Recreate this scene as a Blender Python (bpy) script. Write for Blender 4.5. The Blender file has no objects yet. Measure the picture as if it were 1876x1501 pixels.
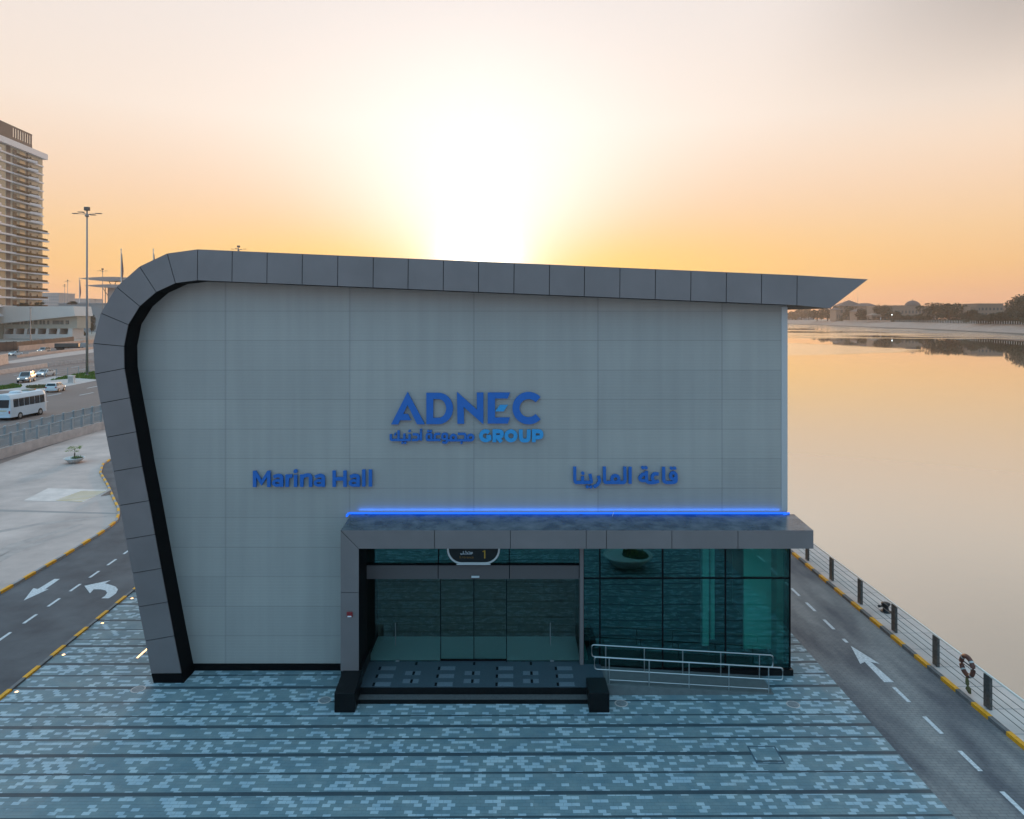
import bpy, bmesh, math, random
from mathutils import Vector, Matrix, noise
random.seed(7)
S = bpy.context.scene
C = S.collection
R = math.radians
F, HZ, D0, CH = 1300.0, 583.0, 23.58, 11.7      # focal (photo px), horizon row, camera distance and height

# ------------------------------------------------------------------ camera
cd = bpy.data.cameras.new('camera'); cam = bpy.data.objects.new('camera', cd); C.objects.link(cam)
cam.location = (0, -D0, CH); cam.rotation_euler = (R(90), 0, 0)
cd.sensor_width = 36; cd.lens = F / 1876 * 36; cd.shift_y = -(750.5 - HZ) / 1876
cd.clip_start = 0.1; cd.clip_end = 20000
S.camera = cam
S.view_settings.view_transform = 'Standard'; S.view_settings.look = 'None'
S.view_settings.exposure = 0.1; S.view_settings.gamma = 1

# ------------------------------------------------------------------ sky and sun
SUN = Vector((-61, 1300, 98)).normalized()
w = bpy.data.worlds.new('World'); S.world = w; w.use_nodes = True
nt = w.node_tree; nt.nodes.clear()
def N(t, nt_=None, **kw):
    n = (nt_ or nt).nodes.new(t)
    for k, v in kw.items(): setattr(n, k, v)
    return n
def ramp(n, stops, interp='LINEAR'):
    cr = n.color_ramp; cr.interpolation = interp
    while len(cr.elements) > 1: cr.elements.remove(cr.elements[-1])
    cr.elements[0].position = stops[0][0]; cr.elements[0].color = (*stops[0][1], 1)
    for p, c in stops[1:]:
        e = cr.elements.new(p); e.color = (*c, 1)
def s2l(r, g, b):
    f = lambda v: (v / 255 / 12.92) if v <= 10 else ((v / 255 + .055) / 1.055) ** 2.4
    return (f(r), f(g), f(b))
def mathn(op, a, b=None, nt_=None, clamp=False):
    n = N('ShaderNodeMath', nt_, operation=op, use_clamp=clamp); L = (nt_ or nt).links
    for i, v in enumerate((a, b)):
        if v is None: continue
        if isinstance(v, (int, float)): n.inputs[i].default_value = v
        else: L.new(v, n.inputs[i])
    return n.outputs[0]
def mixc(f, a, b, nt_=None, mode='MIX'):
    n = N('ShaderNodeMix', nt_, data_type='RGBA', blend_type=mode); L = (nt_ or nt).links
    for i, v in ((0, f), (6, a), (7, b)):
        if isinstance(v, (int, float)): n.inputs[i].default_value = v
        elif isinstance(v, tuple): n.inputs[i].default_value = (*v, 1)
        else: L.new(v, n.inputs[i])
    return n.outputs[2]
L = nt.links
sky = N('ShaderNodeTexSky', sky_type='NISHITA'); sky.sun_disc = False
sky.sun_elevation = R(4.3); sky.sun_rotation = R(-2.7); sky.altitude = 0
sky.air_density = 1.0; sky.dust_density = .6; sky.ozone_density = 1.0
bg1 = N('ShaderNodeBackground'); L.new(mixc(.78, sky.outputs[0], (0, 0, 0)), bg1.inputs[0]); bg1.inputs[1].default_value = 0.05
tc = N('ShaderNodeTexCoord'); sep = N('ShaderNodeSeparateXYZ'); L.new(tc.outputs['Generated'], sep.inputs[0])
X_, Y_, Z_ = sep.outputs
# front (sunset) vertical gradient by sine of elevation
rf = N('ShaderNodeValToRGB'); L.new(Z_, rf.inputs[0])
ramp(rf, [(0, s2l(232, 166, 138)), (.03, s2l(237, 174, 132)), (.065, s2l(238, 186, 130)), (.11, s2l(238, 196, 150)), (.17, s2l(239, 206, 176)),
          (.26, s2l(239, 221, 206)), (.42, s2l(230, 221, 217)), (.6, (.72, .86, 1.0)), (1, (.60, .95, 1.22))])
# back sky (lights the shaded side): clear blue
rb = N('ShaderNodeValToRGB'); L.new(Z_, rb.inputs[0])
ramp(rb, [(0, (.50, .50, .53)), (.15, (.44, .58, .74)), (.45, (.28, .78, 1.2)), (.75, (.42, .92, 1.3)), (1, (.60, .95, 1.22))])
bf = N('ShaderNodeMapRange', interpolation_type='SMOOTHSTEP'); L.new(Y_, bf.inputs[0])
bf.inputs[1].default_value = -.15; bf.inputs[2].default_value = .55
base = mixc(bf.outputs[0], rb.outputs[0], rf.outputs[0])
# sun-side glow
vs = N('ShaderNodeVectorMath', operation='DOT_PRODUCT'); L.new(tc.outputs['Generated'], vs.inputs[0]); vs.inputs[1].default_value = SUN
dot = mathn('MAXIMUM', vs.outputs['Value'], 0.0)
ang = mathn('ARCCOSINE', mathn('MINIMUM', dot, 1.0))
vs2 = N('ShaderNodeVectorMath', operation='DOT_PRODUCT'); L.new(tc.outputs['Generated'], vs2.inputs[0]); vs2.inputs[1].default_value = Vector((-58, 1300, 215)).normalized()
ang2 = mathn('ARCCOSINE', mathn('MINIMUM', vs2.outputs['Value'], 1.0))
g1 = mathn('EXPONENT', mathn('MULTIPLY', mathn('POWER', mathn('DIVIDE', ang, .045), 2.0), -1.0))
hw = mathn('MINIMUM', mathn('MAXIMUM', mathn('ADD', mathn('MULTIPLY', mathn('SUBTRACT', Z_, .10), .85), .112), .07), .25)
az = mathn('DIVIDE', mathn('ABSOLUTE', mathn('ADD', X_, .045)), hw)
gz_ = N('ShaderNodeMapRange', interpolation_type='SMOOTHSTEP'); L.new(Z_, gz_.inputs[0]); gz_.inputs[1].default_value = .12; gz_.inputs[2].default_value = .52; gz_.inputs[3].default_value = 1; gz_.inputs[4].default_value = 0
fwd = mathn('GREATER_THAN', Y_, 0.0)
g2 = mathn('MULTIPLY', mathn('MULTIPLY', mathn('EXPONENT', mathn('MULTIPLY', mathn('POWER', az, 1.7), -1.0)), gz_.outputs[0]), fwd)
lowf = mathn('EXPONENT', mathn('MULTIPLY', mathn('POWER', mathn('DIVIDE', mathn('SUBTRACT', Z_, .06), .055), 2.0), -1.0))
g3 = mathn('MULTIPLY', mathn('EXPONENT', mathn('MULTIPLY', mathn('POWER', mathn('DIVIDE', ang, .42), 2.0), -1.0)), lowf)
c1 = mixc(mathn('MULTIPLY', g3, .85), base, s2l(252, 202, 78))
c2 = mixc(mathn('MULTIPLY', g2, .97), c1, (1.16, 1.12, 1.09))
c3 = mixc(mathn('MULTIPLY', g1, 1.0), c2, (3.2, 2.9, 2.3))
# a faint thin grey cloud veil high on the right
nz = N('ShaderNodeTexNoise'); nz.inputs['Scale'].default_value = 2.2; nz.inputs['Detail'].default_value = 3
L.new(tc.outputs['Generated'], nz.inputs[0])
cx_ = N('ShaderNodeMapRange', interpolation_type='SMOOTHSTEP'); L.new(X_, cx_.inputs[0]); cx_.inputs[1].default_value = .28; cx_.inputs[2].default_value = .62
cz_ = N('ShaderNodeMapRange', interpolation_type='SMOOTHSTEP'); L.new(Z_, cz_.inputs[0]); cz_.inputs[1].default_value = .2; cz_.inputs[2].default_value = .4
cf = mathn('MULTIPLY', mathn('MULTIPLY', cx_.outputs[0], cz_.outputs[0]), mathn('ADD', mathn('MULTIPLY', nz.outputs[0], .6), .45), clamp=True)
c4 = mixc(cf, c3, s2l(138, 130, 126))
bg2 = N('ShaderNodeBackground'); L.new(c4, bg2.inputs[0]); bg2.inputs[1].default_value = 1.0
ad = N('ShaderNodeAddShader'); L.new(bg1.outputs[0], ad.inputs[0]); L.new(bg2.outputs[0], ad.inputs[1])
ow = N('ShaderNodeOutputWorld'); L.new(ad.outputs[0], ow.inputs[0])

sl = bpy.data.lights.new('sun', 'SUN'); sl.energy = 2.0; sl.angle = R(.6); sl.color = (1, .55, .25)
so = bpy.data.objects.new('sun', sl); C.objects.link(so); so.rotation_euler = SUN.to_track_quat('Z', 'Y').to_euler()

# ------------------------------------------------------------------ helpers
def P(px, py, d): return Vector(((px - 938) / F * d, d - D0, CH - (py - HZ) / F * d))
def G(px, py, z=0.0):
    d = F * (CH - z) / (py - HZ); return Vector(((px - 938) / F * d, d - D0, z))
MATS = {}
def mat(name, col, rough=.6, metal=0, nz=None, bump=None, emit=None, spec=None, alt=None):
    """nz=(scale, amount) colour mottling towards alt; bump=(scale, distance)"""
    m = bpy.data.materials.new(name); m.use_nodes = True; t = m.node_tree; b = t.nodes['Principled BSDF']
    b.inputs['Base Color'].default_value = (*col, 1); b.inputs['Roughness'].default_value = rough; b.inputs['Metallic'].default_value = metal
    if spec is not None: b.inputs['Specular IOR Level'].default_value = spec
    if nz or bump:
        tcn = N('ShaderNodeTexCoord', t)
    if nz:
        n = N('ShaderNodeTexNoise', t); n.inputs['Scale'].default_value = nz[0]; n.inputs['Detail'].default_value = 6; n.inputs['Roughness'].default_value = .6
        t.links.new(tcn.outputs['Object'], n.inputs[0])
        mr = N('ShaderNodeMapRange', t); t.links.new(n.outputs[0], mr.inputs[0]); mr.inputs[1].default_value = .3; mr.inputs[2].default_value = .7
        a2 = alt if alt else tuple(c * (1 - nz[1]) for c in col); a1 = col if alt else tuple(min(1, c * (1 + nz[1] * .6)) for c in col)
        t.links.new(mixc(mr.outputs[0], a2, a1, t), b.inputs['Base Color'])
    if bump:
        n = N('ShaderNodeTexNoise', t); n.inputs['Scale'].default_value = bump[0]; n.inputs['Detail'].default_value = 4
        t.links.new(tcn.outputs['Object'], n.inputs[0])
        bp = N('ShaderNodeBump', t); bp.inputs['Distance'].default_value = bump[1]; bp.inputs['Strength'].default_value = 1
        t.links.new(n.outputs[0], bp.inputs['Height']); t.links.new(bp.outputs[0], b.inputs['Normal'])
    if emit:
        b.inputs['Emission Color'].default_value = (*emit[0], 1); b.inputs['Emission Strength'].default_value = emit[1]
    MATS[name] = m; return m

class MB:
    def __init__(s): s.v = []; s.f = []
    def add(s, vs, fs):
        o = len(s.v); s.v += [tuple(v) for v in vs]; s.f += [tuple(i + o for i in f) for f in fs]; return s
    def box(s, x0, x1, y0, y1, z0, z1):
        return s.add([(x0, y0, z0), (x1, y0, z0), (x1, y1, z0), (x0, y1, z0), (x0, y0, z1), (x1, y0, z1), (x1, y1, z1), (x0, y1, z1)],
                     [(0, 3, 2, 1), (4, 5, 6, 7), (0, 1, 5, 4), (1, 2, 6, 5), (2, 3, 7, 6), (3, 0, 4, 7)])
    def hexa(s, b4, t4):
        return s.add(list(b4) + list(t4), [(0, 3, 2, 1), (4, 5, 6, 7), (0, 1, 5, 4), (1, 2, 6, 5), (2, 3, 7, 6), (3, 0, 4, 7)])
    def tube(s, pts, r, n=6, caps=True, closed=False):
        pts = [Vector(p) for p in pts]; m = len(pts); rs = r if isinstance(r, (list, tuple)) else [r] * m
        vs = []
        for i, p in enumerate(pts):
            if closed: d = pts[(i + 1) % m] - pts[i - 1]
            else: d = pts[min(i + 1, m - 1)] - pts[max(i - 1, 0)]
            d.normalize(); u = d.cross(Vector((0, 0, 1)))
            if u.length < .05: u = d.cross(Vector((0, 1, 0)))
            u.normalize(); v = d.cross(u)
            for k in range(n):
                a = 2 * math.pi * k / n; vs.append(p + (u * math.cos(a) + v * math.sin(a)) * rs[i])
        fs = []
        for i in range(m if closed else m - 1):
            j = (i + 1) % m
            for k in range(n):
                l = (k + 1) % n; fs.append((i * n + k, i * n + l, j * n + l, j * n + k))
        if caps and not closed:
            fs.append(tuple(range(n))[::-1]); fs.append(tuple((m - 1) * n + k for k in range(n)))
        return s.add(vs, fs)
    def lathe(s, prof, c=(0, 0, 0), n=20, sx=1, sy=1):
        vs = []
        for r, z in prof:
            for k in range(n):
                a = 2 * math.pi * k / n; vs.append((c[0] + r * math.cos(a) * sx, c[1] + r * math.sin(a) * sy, c[2] + z))
        fs = []
        for i in range(len(prof) - 1):
            for k in range(n):
                l = (k + 1) % n; fs.append((i * n + k, i * n + l, (i + 1) * n + l, (i + 1) * n + k))
        fs.append(tuple(range(n))[::-1]); fs.append(tuple((len(prof) - 1) * n + k for k in range(n)))
        return s.add(vs, fs)
    def wheel(s, cx, cy, cz, r, w, n=16, r2=None):
        """cylinder with its axis along x"""
        r2 = r2 or r
        vs = [(cx - w / 2, cy + r * math.cos(2 * math.pi * k / n), cz + r * math.sin(2 * math.pi * k / n)) for k in range(n)]
        vs += [(cx + w / 2, v[1], v[2]) for v in vs]
        fs = [(k, (k + 1) % n, n + (k + 1) % n, n + k) for k in range(n)] + [tuple(range(n))[::-1], tuple(range(n, 2 * n))]
        return s.add(vs, fs)
    def build(s, name, m, parent=None, smooth=False, bevel=0):
        me = bpy.data.meshes.new(name); me.from_pydata(s.v, [], s.f); me.update()
        bm = bmesh.new(); bm.from_mesh(me); bmesh.ops.recalc_face_normals(bm, faces=bm.faces); bm.to_mesh(me); bm.free()
        me.materials.append(MATS[m] if isinstance(m, str) else m)
        if smooth:
            for p in me.polygons: p.use_smooth = True
        o = bpy.data.objects.new(name, me); C.objects.link(o)
        if parent: o.parent = parent
        if bevel:
            b = o.modifiers.new('bevel', 'BEVEL'); b.width = bevel; b.segments = 2; b.limit_method = 'ANGLE'
        return o
def tag(o, label=None, cat=None, group=None, kind=None):
    if label: o['label'] = label
    if cat: o['category'] = cat
    if group: o['group'] = group
    if kind: o['kind'] = kind
    return o
def empty(name, loc, label, cat, group=None, rz=0):
    o = bpy.data.objects.new(name, None); C.objects.link(o); o.location = loc; o.rotation_euler = (0, 0, rz)
    o.empty_display_size = .2
    return tag(o, label, cat, group)
def dup(o, loc=None, rz=None, label=None, group=None, sc=None, parent=None):
    c = o.copy(); C.objects.link(c); c.parent = parent
    if loc is not None: c.location = loc
    if rz is not None: c.rotation_euler = (0, 0, rz)
    if sc is not None: c.scale = sc
    if label: c['label'] = label
    if group: c['group'] = group
    for ch in [x for x in KIDS(o)]: dup(ch, parent=c)
    return c
def KIDS(o): return [x for x in bpy.data.objects if x.parent == o]
def sheet(name, pts, m, z=0.0, **k):
    """flat ground polygon; pts (x, y)"""
    bm = bmesh.new(); vs = [bm.verts.new((p[0], p[1], z)) for p in pts]
    es = [bm.edges.new((vs[i], vs[(i + 1) % len(vs)])) for i in range(len(vs))]
    bmesh.ops.triangle_fill(bm, edges=es, use_beauty=True)
    for f in bm.faces:
        if f.normal.z < 0: f.normal_flip()
    me = bpy.data.meshes.new(name); bm.to_mesh(me); bm.free(); me.materials.append(MATS[m] if isinstance(m, str) else m)
    o = bpy.data.objects.new(name, me); C.objects.link(o)
    if k: tag(o, **k)
    return o
def solid(name, loops, y0, y1, m, parent=None):
    """polygon with holes in the XZ plane extruded from y0 (front) to y1"""
    bm = bmesh.new(); es = []; rims = []
    for lp in loops:
        vs = [bm.verts.new((p[0], y0, p[1])) for p in lp]; rims.append(len(vs))
        es += [bm.edges.new((vs[i], vs[(i + 1) % len(vs)])) for i in range(len(vs))]
    bmesh.ops.triangle_fill(bm, edges=es, use_beauty=False, use_dissolve=False)
    r = bmesh.ops.extrude_face_region(bm, geom=bm.faces[:])
    bmesh.ops.translate(bm, verts=[g for g in r['geom'] if isinstance(g, bmesh.types.BMVert)], vec=(0, y1 - y0, 0))
    bmesh.ops.recalc_face_normals(bm, faces=bm.faces)
    me = bpy.data.meshes.new(name); bm.to_mesh(me); bm.free(); me.materials.append(MATS[m] if isinstance(m, str) else m)
    o = bpy.data.objects.new(name, me); C.objects.link(o)
    if parent: o.parent = parent
    return o

# ------------------------------------------------------------------ materials
mat('clad', (.215, .178, .176), .45, .3, nz=(.7, .12), bump=(60, .0006))
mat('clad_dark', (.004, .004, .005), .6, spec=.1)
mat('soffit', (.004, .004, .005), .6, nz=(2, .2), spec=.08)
mat('granite_black', (.007, .008, .009), .4, nz=(30, .5), spec=.2)
mat('granite_slab', (.05, .072, .09), .5, nz=(25, .4))
mat('granite_light', (.13, .16, .19), .5, nz=(25, .3))
mat('step_tread', (.10, .10, .10), .5, nz=(20, .4))
mat('canopy_top', (.16, .165, .18), .25, .1, nz=(2.2, .6), bump=(3, .006), alt=(.012, .03, .05))
mat('steel', (.55, .55, .55), .28, .9)
mat('post_dark', (.10, .095, .09), .5, .3, nz=(14, .5))
mat('cable', (.16, .155, .14), .4, .6)
mat('handrail', (.80, .70, .62), .5)
mat('sign_blue', (.010, .125, .45), .45)
mat('sign_blue_side', (.006, .05, .25), .5)
mat('sign_cyan', (.03, .30, .62), .45)
mat('sign_black', (.004, .004, .005), .3)
mat('sign_white', (.6, .6, .6), .4)
mat('amber', (.55, .33, .03), .5)
mat('amber_dark', (.22, .11, .02), .5)
mat('white_text', (.5, .55, .6), .5)
mat('led_blue', (.02, .1, .8), .5, emit=((.012, .15, 1.0), 1.0))
mat('led_warm', (.9, .6, .3), .5, emit=((1, .5, .16), 5))
mat('red_plastic', (.22, .012, .015), .4)
mat('white_plastic', (.7, .72, .74), .4)
mat('paint_white', (.74, .76, .78), .6, nz=(14, .2), alt=(.36, .37, .38))
mat('paint_yellow', (.80, .36, .008), .6, nz=(10, .25))
mat('kerb', (.14, .145, .15), .7, nz=(6, .3))
mat('kerb_light', (.33, .31, .30), .8, nz=(5, .25))
mat('concrete', (.52, .44, .41), .85, nz=(1.2, .2), bump=(20, .003))
mat('concrete_pink', (.50, .37, .32), .85, nz=(.4, .2))
mat('plaza', (.62, .475, .42), .9, nz=(.3, .45), bump=(12, .004), alt=(.38, .295, .265))
mat('asphalt', (.11, .115, .125), .8, nz=(.5, .4), bump=(90, .003), alt=(.045, .05, .06))
mat('highway', (.20, .15, .135), .9, nz=(.05, .2), bump=(30, .003))
mat('land', (.36, .31, .27), 1, nz=(.01, .3))
mat('sand', (.34, .26, .21), 1, nz=(.02, .2))
mat('bank', (.34, .26, .22), 1, nz=(.15, .2))
mat('bank_wet', (.06, .055, .045), .7, nz=(.1, .4))
mat('grass', (.11, .18, .03), 1, nz=(.8, .5))
mat('grass_dry', (.16, .15, .06), 1, nz=(.8, .5))
mat('leaf_a', (.035, .042, .018), .8, nz=(.15, .5))
mat('leaf_b', (.045, .05, .022), .8, nz=(.15, .5))
mat('bark', (.10, .075, .055), .9)
mat('tower_white', (.78, .72, .72), .6)
mat('tower_wall', (.42, .37, .29), .6, nz=(.2, .12))
mat('tower_brown', (.16, .11, .09), .7)
mat('tower_warm', (.62, .44, .26), .5)
mat('tower_window', (.05, .05, .055), .15, .2)
mat('tower_glass', (.36, .34, .28), .15, .3)
mat('podium_white', (.80, .69, .63), .7, nz=(.1, .06))
mat('podium_louvre', (.54, .46, .37), .7)
mat('podium_dark', (.10, .095, .09), .6)
mat('far_wall', (.42, .37, .36), .8)
mat('far_window', (.2, .2, .22), .4)
mat('grey_wall', (.30, .28, .28), .8)
mat('villa_wall', (.26, .17, .125), .8)
mat('villa_roof', (.12, .085, .075), .8)
mat('villa_window', (.06, .05, .05), .4)
mat('fence_brown', (.12, .08, .065), .9)
mat('fence_grey', (.33, .34, .35), .6)
mat('mast', (.27, .25, .25), .5, .3)
mat('lamp_head', (.12, .10, .09), .5)
mat('car_white', (.70, .71, .73), .25, nz=(.3, .05))
mat('car_silver', (.42, .43, .45), .25, .5)
mat('car_glass', (.02, .025, .03), .08)
mat('tyre', (.02, .02, .02), .8)
mat('rim', (.5, .5, .5), .35, .7)
mat('head_lamp', (.9, .85, .75), .2, emit=((1, .9, .7), 1.5))
mat('tail_lamp', (.35, .01, .01), .3)
mat('bus_white', (.62, .67, .72), .35, nz=(.5, .05))
mat('orange', (.8, .16, .02), .4)
mat('planter', (.62, .60, .58), .7, nz=(4, .1))
mat('soil', (.05, .06, .025), 1)
mat('palm_leaf', (.17, .21, .04), .6)
mat('ring', (.13, .042, .028), .6, nz=(8, .3))
mat('ring_band', (.45, .42, .4), .6)
mat('rope', (.12, .10, .04), .9)
mat('iron', (.02, .02, .022), .5, .4)
mat('flag', (.25, .12, .11), .8)
mat('roof_canopy', (.40, .34, .33), .6)
mat('cover', (.20, .21, .22), .6, nz=(12, .3))
mat('interior_floor', (.9, .92, .9), .4)
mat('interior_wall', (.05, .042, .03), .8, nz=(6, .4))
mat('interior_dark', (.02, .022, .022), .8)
mat('interior_light', (.75, .78, .76), .6)

def glass(name, tint, refl, rcol, wav=.0):
    m = bpy.data.materials.new(name); m.use_nodes = True; t = m.node_tree; t.nodes.clear()
    o = N('ShaderNodeOutputMaterial', t); mx = N('ShaderNodeMixShader', t); tr = N('ShaderNodeBsdfTransparent', t); gl = N('ShaderNodeBsdfGlossy', t)
    tr.inputs[0].default_value = (*tint, 1); gl.inputs[0].default_value = (*rcol, 1); gl.inputs['Roughness'].default_value = .01
    fr = N('ShaderNodeFresnel', t); fr.inputs[0].default_value = 1.5
    t.links.new(mathn('ADD', fr.outputs[0], refl, t, clamp=True), mx.inputs[0]); t.links.new(tr.outputs[0], mx.inputs[1]); t.links.new(gl.outputs[0], mx.inputs[2]); t.links.new(mx.outputs[0], o.inputs[0])
    if wav:
        tcn = N('ShaderNodeTexCoord', t); n = N('ShaderNodeTexNoise', t); n.inputs['Scale'].default_value = .4; n.inputs['Detail'].default_value = 1
        oi = N('ShaderNodeObjectInfo', t); va = N('ShaderNodeVectorMath', t, operation='ADD'); t.links.new(tcn.outputs['Object'], va.inputs[0]); cbv = N('ShaderNodeCombineXYZ', t)
        for q_ in range(3): t.links.new(mathn('MULTIPLY', oi.outputs['Random'], 40.0 + q_ * 13, t), cbv.inputs[q_])
        t.links.new(cbv.outputs[0], va.inputs[1]); t.links.new(va.outputs[0], n.inputs[0]); bp = N('ShaderNodeBump', t); bp.inputs['Distance'].default_value = wav
        t.links.new(n.outputs[0], bp.inputs['Height']); t.links.new(bp.outputs[0], gl.inputs['Normal'])
    MATS[name] = m
glass('glass_teal', (.48, .86, .80), .09, (.38, .66, .68), .012)
glass('glass_door', (.86, .97, .95), .02, (.6, .75, .72), .004)
glass('glass_rail', (.82, .83, .80), .02, (.55, .55, .55))

# facade: ribbed composite sheet with joints every 0.981 m and wide vertical joints every 4.13 m
def wall_material():
    m = bpy.data.materials.new('facade_sheet'); m.use_nodes = True; t = m.node_tree; b = t.nodes['Principled BSDF']; K = t.links
    tcn = N('ShaderNodeTexCoord', t); sp = N('ShaderNodeSeparateXYZ', t); K.new(tcn.outputs['Object'], sp.inputs[0])
    x, y, z = sp.outputs
    def line(v, period, off, half):
        fr = mathn('FRACT', mathn('DIVIDE', mathn('ADD', v, off, t), period, t), None, t)
        d = mathn('ABSOLUTE', mathn('SUBTRACT', fr, .5, t), None, t)      # .5 on the joint
        return mathn('GREATER_THAN', d, .5 - half / period, t)
    hj = line(z, .981, -.158 + .0, .009)
    vj = line(x, 4.125, 1.27, .028)
    nzn = N('ShaderNodeTexNoise', t); nzn.inputs['Scale'].default_value = .35; nzn.inputs['Detail'].default_value = 5; K.new(tcn.outputs['Object'], nzn.inputs[0])
    nf = N('ShaderNodeTexNoise', t); nf.inputs['Scale'].default_value = 30; nf.inputs['Detail'].default_value = 2; K.new(tcn.outputs['Object'], nf.inputs[0])
    c = mixc(nzn.outputs[0], (.345, .31, .29), (.43, .39, .36), t)
    c = mixc(mathn('MULTIPLY', nf.outputs[0], .25, t), c, (.36, .35, .34), t)
    cmb = N('ShaderNodeCombineXYZ', t); K.new(mathn('FLOOR', mathn('DIVIDE', mathn('ADD', x, 1.27, t), 4.125, t), None, t), cmb.inputs[0]); K.new(mathn('FLOOR', mathn('DIVIDE', mathn('ADD', z, -.158, t), .981, t), None, t), cmb.inputs[2])
    wn_ = N('ShaderNodeTexWhiteNoise', t); K.new(cmb.outputs[0], wn_.inputs[0])
    c = mixc(1.0, c, mixc(wn_.outputs[0], (.95, .95, .955), (1.04, 1.035, 1.03), t), t, 'MULTIPLY')
    mps = N('ShaderNodeMapping', t); K.new(tcn.outputs['Object'], mps.inputs[0]); mps.inputs['Scale'].default_value = (3.2, 1, .16)
    ns = N('ShaderNodeTexNoise', t); ns.inputs['Scale'].default_value = 1; ns.inputs['Detail'].default_value = 5; K.new(mps.outputs[0], ns.inputs[0])
    sm = N('ShaderNodeMapRange', t); K.new(ns.outputs[0], sm.inputs[0]); sm.inputs[1].default_value = .35; sm.inputs[2].default_value = .65
    c = mixc(1.0, c, mixc(sm.outputs[0], (.96, .96, .96), (1.03, 1.03, 1.03), t), t, 'MULTIPLY')
    rib = mathn('ABSOLUTE', mathn('SUBTRACT', mathn('FRACT', mathn('DIVIDE', z, .0981, t), None, t), .5, t), None, t)
    c = mixc(mathn('MULTIPLY', mathn('GREATER_THAN', rib, .42, t), .10, t), c, (.2, .2, .2), t)
    c = mixc(mathn('MULTIPLY', hj, .38, t), c, (.10, .10, .10), t)
    c = mixc(mathn('MULTIPLY', vj, .26, t), c, (.14, .14, .14), t)
    K.new(c, b.inputs['Base Color']); b.inputs['Roughness'].default_value = .48; b.inputs['Metallic'].default_value = .15
    bp = N('ShaderNodeBump', t); bp.inputs['Distance'].default_value = .0035; K.new(mathn('SMOOTH_MIN', rib, .45, t), bp.inputs['Height']); K.new(bp.outputs[0], b.inputs['Normal'])
    MATS['facade'] = m
wall_material()

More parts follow.
